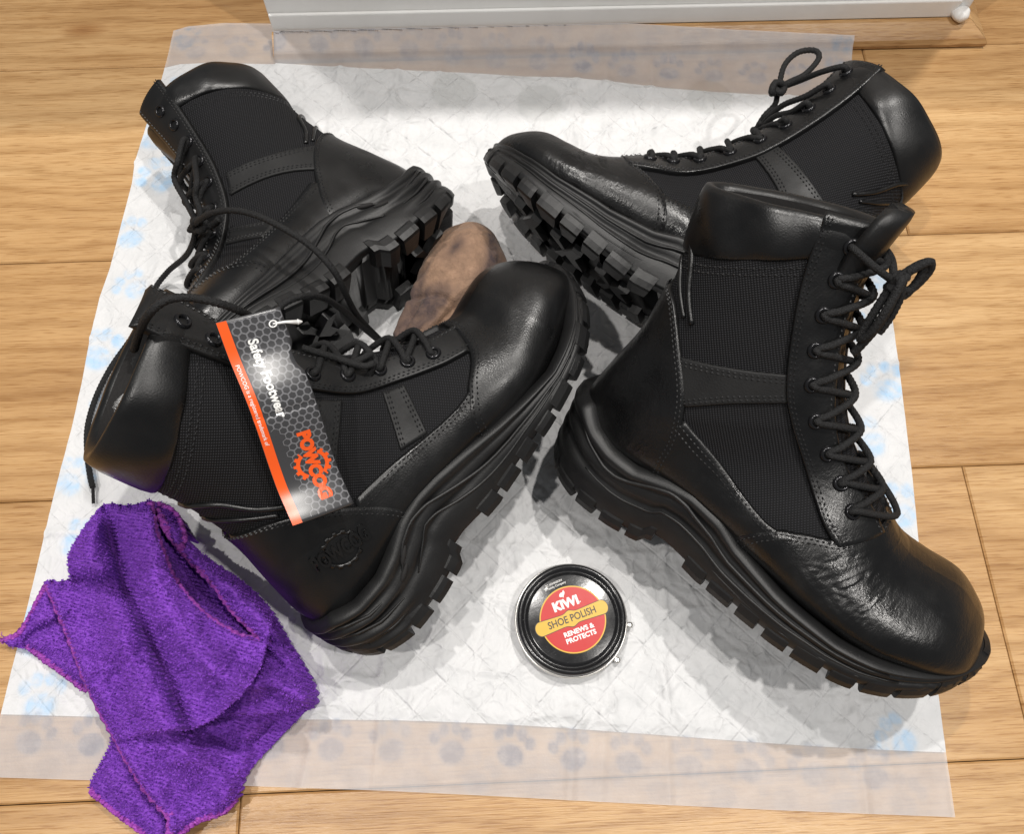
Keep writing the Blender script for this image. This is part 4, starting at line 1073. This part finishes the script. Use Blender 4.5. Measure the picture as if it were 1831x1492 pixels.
def sock_mat():
    t = NT('stained_tan_stocking'); v = t.coords(); n = t.noise(v, 34, 4, .6); n2 = t.noise(v, 160, 4, .65); n3 = t.noise(v, 1500, 2); n4 = t.noise(t.coords(scale=(1.3, .9, 1)), 17, 3, .5)
    c = t.ramp(n2.outputs[0], [(.3, (.215, .135, .090)), (.6, (.305, .190, .125)), (.8, (.37, .235, .158))])
    mx = t.new('ShaderNodeMix', data_type='RGBA'); ad = t.new('ShaderNodeMath', operation='ADD'); t.link(n.outputs[0], ad.inputs[0]); t.link(n4.outputs[0], ad.inputs[1])
    fr_ = t.ramp(ad.outputs[0], [(.48, (0, 0, 0)), (.62, (.85, .85, .85))]); 
    dv = t.new('ShaderNodeMath', operation='MULTIPLY'); dv.inputs[1].default_value = .5; t.link(ad.outputs[0], dv.inputs[0])
    fr_ = t.ramp(dv.outputs[0], [(.47, (0, 0, 0)), (.58, (.88, .88, .88))])
    an_ = t.new('ShaderNodeAttribute', attribute_name='stain'); mlt = t.new('ShaderNodeMath', operation='MULTIPLY'); mr_ = t.new('ShaderNodeMapRange'); mr_.inputs[1].default_value = .3; mr_.inputs[2].default_value = .6; mr_.inputs[3].default_value = .55; mr_.inputs[4].default_value = 1.0
    t.link(n2.outputs[0], mr_.inputs[0]); t.link(an_.outputs['Fac'], mlt.inputs[0]); t.link(mr_.outputs[0], mlt.inputs[1])
    t.link(mlt.outputs[0], mx.inputs[0]); t.link(c, mx.inputs[6]); mx.inputs[7].default_value = (.060, .042, .043, 1); t.link(mx.outputs[2], t.b.inputs['Base Color'])
    b = t.bump(n3.outputs[0], .5, .0006); b = t.bump(n2.outputs[0], .75, .0022, b); t.link(b, t.b.inputs['Normal']); t.set(Roughness=.75, Sheen_Weight=.10, Specular_IOR_Level=.25); return t.m
M['sock'] = sock_mat()
sk = mesh_obj('polishing_pad', V-cen, F, M['sock']); sk.location = cen
sat = sk.data.attributes.new('stain', 'FLOAT', 'POINT'); sat.data.foreach_set('value', np.array(STN, np.float32))
tag(sk, 'stained tan stocking polishing pad wedged between boot toe and boot sole', 'polishing pad')

# ------------------------------------------------------------------ purple cloth
ZS = 2.3613
def cz(p): return (p[0]/ZS, 860+p[1]/ZS)
OUTL = [(620, 85), (540, 104), (440, 100), (385, 160), (320, 250), (288, 320), (292, 385), (300, 412), (250, 424), (195, 425), (150, 520), (100, 620), (60, 655), (18, 662), (40, 700), (120, 702), (240, 790), (370, 890), (430, 980), (470, 1090), (425, 1200), (380, 1308), (480, 1395), (590, 1480), (650, 1530), (740, 1520), (830, 1440), (940, 1400), (1000, 1330), (1050, 1230), (1180, 1090), (1300, 965), (1335, 920), (1320, 850), (1250, 725), (1130, 530), (1030, 430), (930, 360), (830, 290), (780, 262), (778, 190), (735, 120), (680, 92)]
ol = smooth_curve(OUTL+[OUTL[0]], 480)[:-1]
nrad = 150; cc = np.array([690., 780.])
ff = np.linspace(0, 1, nrad)**.8
G = cc+(ol[None]-cc)*ff[:, None, None]          # nrad, nang, 2
gx, gy = G[..., 0], G[..., 1]
PN = [np.zeros(gx.shape), np.zeros(gx.shape)]; SHX = np.zeros(gx.shape); SHY = np.zeros(gx.shape)
def pdist(poly, n=70):
    P = smooth_curve(poly, n) if len(poly) > 2 else resample(poly, n)
    best = np.full(gx.shape, 1e9); sgn = np.zeros_like(gx)
    for (x0, y0), (x1, y1) in zip(P[:-1], P[1:]):
        dx, dy = x1-x0, y1-y0; L_ = dx*dx+dy*dy+1e-9; t_ = np.clip(((gx-x0)*dx+(gy-y0)*dy)/L_, 0, 1)
        d = np.hypot(gx-x0-t_*dx, gy-y0-t_*dy); s_ = np.sign(dx*(gy-y0)-dy*(gx-x0)); mk = d < best; best = np.where(mk, d, best); sgn = np.where(mk, s_, sgn)
        lx_ = math.sqrt(L_); PN[0][mk] = -dy/lx_; PN[1][mk] = dx/lx_
    return best, sgn
HZ = np.full(gx.shape, .010)
def ridge(poly, h, wd):
    global HZ
    d, _ = pdist(poly); HZ = HZ+h*np.exp(-(d/wd)**2)
def step(poly, h, lam, side, soft=7):
    global HZ
    d, s_ = pdist(poly); q = s_*side*d; HZ = HZ+h*(1/(1+np.exp(-q/soft*2)))*np.exp(-np.maximum(q, 0)/lam)-h*.35*np.exp(-(np.minimum(q, 0)/26)**2)*(q < 0)
    sh_ = h/.016*26*(1/(1+np.exp(-(q-4)/3)))*np.exp(-np.maximum(q, 0)/34); SHX[...] -= side*PN[0]*sh_; SHY[...] -= side*PN[1]*sh_
HEM1 = [(205, 440), (270, 590), (330, 740), (400, 910), (480, 1060), (600, 1270), (700, 1390), (722, 1450), (715, 1500)]
HEM2 = [(632, 92), (640, 150), (655, 230), (720, 400), (790, 500), (860, 570), (960, 640), (1040, 670), (1118, 688)]
HEM3 = [(660, 125), (700, 200), (760, 280), (830, 360), (910, 440), (980, 540), (1050, 610), (1118, 684)]
FLAP = [(1120, 690), (1085, 800), (1020, 890), (950, 950), (860, 1012), (800, 1030)]
HZ += .010*np.exp(-((gx-700)/380)**2-((gy-700)/420)**2)
ridge([(400, 170), (385, 300), (420, 380)], .011, 70)
ridge([(600, 200), (650, 420), (760, 640), (920, 800), (1000, 860)], .015, 95)
ridge([(440, 140), (500, 340), (560, 520), (640, 680), (730, 880), (790, 1030)], -.013, 26)
ridge([(480, 520), (560, 760), (640, 980), (780, 1200)], .009, 80)
ridge([(690, 240), (800, 430), (930, 555), (1050, 640)], -.010, 28)
ridge([(780, 230), (900, 380), (1050, 520), (1150, 640)], .009, 45)
ridge([(330, 430), (460, 440), (540, 480)], -.010, 34)
ridge([(1040, 850), (1160, 850), (1290, 920)], .011, 46)
ridge([(900, 1090), (1040, 1120), (1160, 1060)], -.006, 30); ridge([(820, 1150), (900, 1240), (960, 1340)], .006, 50); ridge([(1080, 1180), (1180, 1040), (1300, 990)], -.005, 40)
ridge([(110, 670), (190, 620), (260, 590)], -.004, 20); ridge([(430, 1200), (560, 1330), (680, 1480)], .003, 50)
step(HEM1, .010, 200, -1); step(HEM2, .010, 160, 1); step(HEM3, .006, 120, -1); step(FLAP, .016, 150, 1, 6)
step([(800, 1030), (940, 985), (1100, 985), (1310, 958)], .010, 90, -1)
X_, Y_ = gx/1000, gy/1000
HZ += .0030*(vnoise(X_, Y_, 9, 41)-.5)+.0022*(vnoise(X_, Y_, 22, 42)-.5)+.0010*(vnoise(X_, Y_, 60, 43)-.5)
for c_, wd_, an, h_ in ((.0, 60, .6, .0016), (.4, 44, 1.1, .0012)):
    HZ += h_*np.sin((gx*math.cos(an)+gy*math.sin(an))/wd_+3*vnoise(X_, Y_, 5, 50))
edge_d = np.min(np.hypot(gx[..., None]-ol[::4, 0], gy[..., None]-ol[::4, 1]), axis=-1)
HZ = .010+(HZ-.010)*1.9
HZ = np.maximum(HZ, .005)*np.clip(.30+.70*np.sqrt(np.clip(edge_d/42, 0, 1)), 0, 1)
HZ += .00055*(rng.random(HZ.shape)-.5)
def cloth_pt(zx, zy, z):
    d = ((zx/ZS-PW/2)/FPX)[..., None]*CR-((860+zy/ZS-PH/2)/FPX)[..., None]*CU+CF; return CAM+d*((z-CAM[2])/d[..., 2])[..., None]
CV = cloth_pt(gx+SHX, gy+SHY, HZ+.002); na_ = CV.shape[1]
Vt = CV.reshape(-1, 3)
skirt = CV[-1].copy(); skirt[:, 2] = .0030; inn = skirt.mean(0); skirt = inn+(skirt-inn)*.985; skirt[:, 2] = .0028
Vt = np.vstack([Vt, skirt]); Fc = grid_faces(nrad+1, na_, True)
corg = np.array([inn[0], inn[1], .003])
def cloth_mat(name, c0, c1, c2):
    t = NT(name); v = t.coords(); n = t.noise(t.coords(scale=(1, 3.0, 1), rot=(0, 0, .5)), 330, 3, .6); n2 = t.noise(v, 45, 3)
    c = t.ramp(n.outputs[0], [(.32, c0), (.52, c1), (.72, c2)]); t.link(c, t.b.inputs['Base Color'])
    b = t.bump(n.outputs[0], .9, .0016); b = t.bump(n2.outputs[0], .3, .003, b); t.link(b, t.b.inputs['Normal'])
    t.set(Roughness=.85, Specular_IOR_Level=.15, Sheen_Weight=.10, Sheen_Roughness=.4); t.b.inputs['Sheen Tint'].default_value = (.55, .30, .95, 1); return t.m
M['cloth'] = cloth_mat('purple_microfibre', (.150, .036, .350), (.225, .060, .500), (.30, .100, .62)); M['hem'] = cloth_mat('magenta_hem_thread', (.20, .03, .27), (.36, .07, .44), (.48, .13, .56))
cl = empty('microfibre_cloth', Matrix.Translation(Vector(corg))); tag(cl, 'crumpled purple microfibre cloth with magenta hems on the pad corner', 'cloth')
mesh_obj('cloth_sheet', Vt-corg, Fc, M['cloth'], cl)
# terry loops as tiny blades
dA = np.cross(np.roll(CV, -1, 1)-CV, np.vstack([CV[1:], CV[-1:]])-CV); nl_ = np.linalg.norm(dA, axis=-1)
prob = nl_.ravel()/nl_.sum(); NTF = 70000
pick = rng.choice(len(prob), NTF, p=prob); ii, jj = pick//na_, pick % na_; i2 = np.minimum(ii+1, nrad-1); j2 = (jj+1) % na_
ra, rb = rng.random((NTF, 1)), rng.random((NTF, 1))
P0 = CV[ii, jj]*(1-ra)*(1-rb)+CV[ii, j2]*ra*(1-rb)+CV[i2, jj]*(1-ra)*rb+CV[i2, j2]*ra*rb
rd_ = np.array([.35, .94, 0]); cr_ = P0 @ rd_; P0 = P0+rd_*((np.round(cr_/.0021)*.0021-cr_)*.75)[:, None]
nn_ = dA[ii, jj]/(nl_[ii, jj][:, None]+1e-12); nn_[nn_[:, 2] < 0] *= -1
dr = nn_+rng.normal(0, .38, (NTF, 3)); dr /= np.linalg.norm(dr, axis=1)[:, None]
sdv = np.cross(dr, rng.normal(0, 1, (NTF, 3))); sdv /= np.linalg.norm(sdv, axis=1)[:, None]
ln_ = (.0006+.0008*rng.random((NTF, 1))); wd_ = .00045
VV = np.stack([P0-sdv*wd_-nn_*.0002, P0+sdv*wd_-nn_*.0002, P0+dr*ln_+sdv*wd_*.7, P0+dr*ln_-sdv*wd_*.7], 1).reshape(-1, 3)-corg
me = bpy.data.meshes.new('terry_loops'); me.vertices.add(len(VV)); me.vertices.foreach_set('co', VV.ravel()); me.loops.add(NTF*4); me.loops.foreach_set('vertex_index', np.arange(NTF*4)); me.polygons.add(NTF); me.polygons.foreach_set('loop_start', np.arange(0, NTF*4, 4)); me.update(); me.validate()
me.materials.append(M['cloth']); o = bpy.data.objects.new('terry_loops', me); COL.objects.link(o); o.parent = cl; o['kind'] = 'stuff'
def hz_at(P):
    P = np.asarray(P, float); fx, fy = gx.ravel(), gy.ravel(); h = HZ.ravel()
    return np.array([h[np.argmin((fx-x)**2+(fy-y)**2)] for x, y in P])
for nm, poly, r_, lift in (('hem', HEM1, .0028, .0042), ('hem', HEM2, .0029, .0056), ('hem', HEM3, .0027, .0056), ('hem', [(200, 432), (150, 525), (100, 622), (60, 660), (22, 670)], .0020, .0022), ('hem', [(118, 702), (240, 792), (370, 888)], .0020, .0024), ('hem', [(382, 1308), (480, 1393), (590, 1476), (660, 1524)], .0020, .0024), ('hem', [(735, 1515), (830, 1440), (940, 1400), (990, 1350)], .0020, .0024), ('hem', [(668, 100), (730, 130), (770, 200), (778, 260)], .0020, .003), ('hem', [(1118, 690), (1190, 800), (1300, 900), (1322, 930)], .0001, .0)):
    if r_ < .0005: continue
    P = smooth_curve(poly, 90); z = hz_at(P); z = np.convolve(np.pad(z, 4, 'edge'), np.ones(9)/9, 'valid')+lift
    W = cloth_pt(P[:, 0], P[:, 1], z); W += rng.normal(0, .00025, W.shape); rad_ = r_*(1+.18*np.sin(np.arange(90)*1.7))
    V, F = tube(W-corg, rad_, 8, .8); mesh_obj(nm, V, F, M['hem'], cl)
fz = []
for _ in range(26):
    p = cloth_pt(np.array([24.]), np.array([668.]), np.array([.008]))[0]; d = rng.normal(0, 1, 3); d[2] = abs(d[2])*.4; d[0] -= .6; d /= np.linalg.norm(d)
    fz.append(tube([p, p+d*.003+rng.normal(0, .0006, 3), p+d*.006*rng.random()], .00028, 4))
    p = cloth_pt(np.array([1122.]), np.array([688.]), np.array([.030]))[0]; d = rng.normal(0, 1, 3); d[0] += .6; d /= np.linalg.norm(d); fz.append(tube([p, p+d*.002, p+d*.004*rng.random()], .00025, 4))
V, F = merge(fz); o = mesh_obj('frayed_thread', np.array(V)-corg, F, M['hem'], cl); o['kind'] = 'stuff'
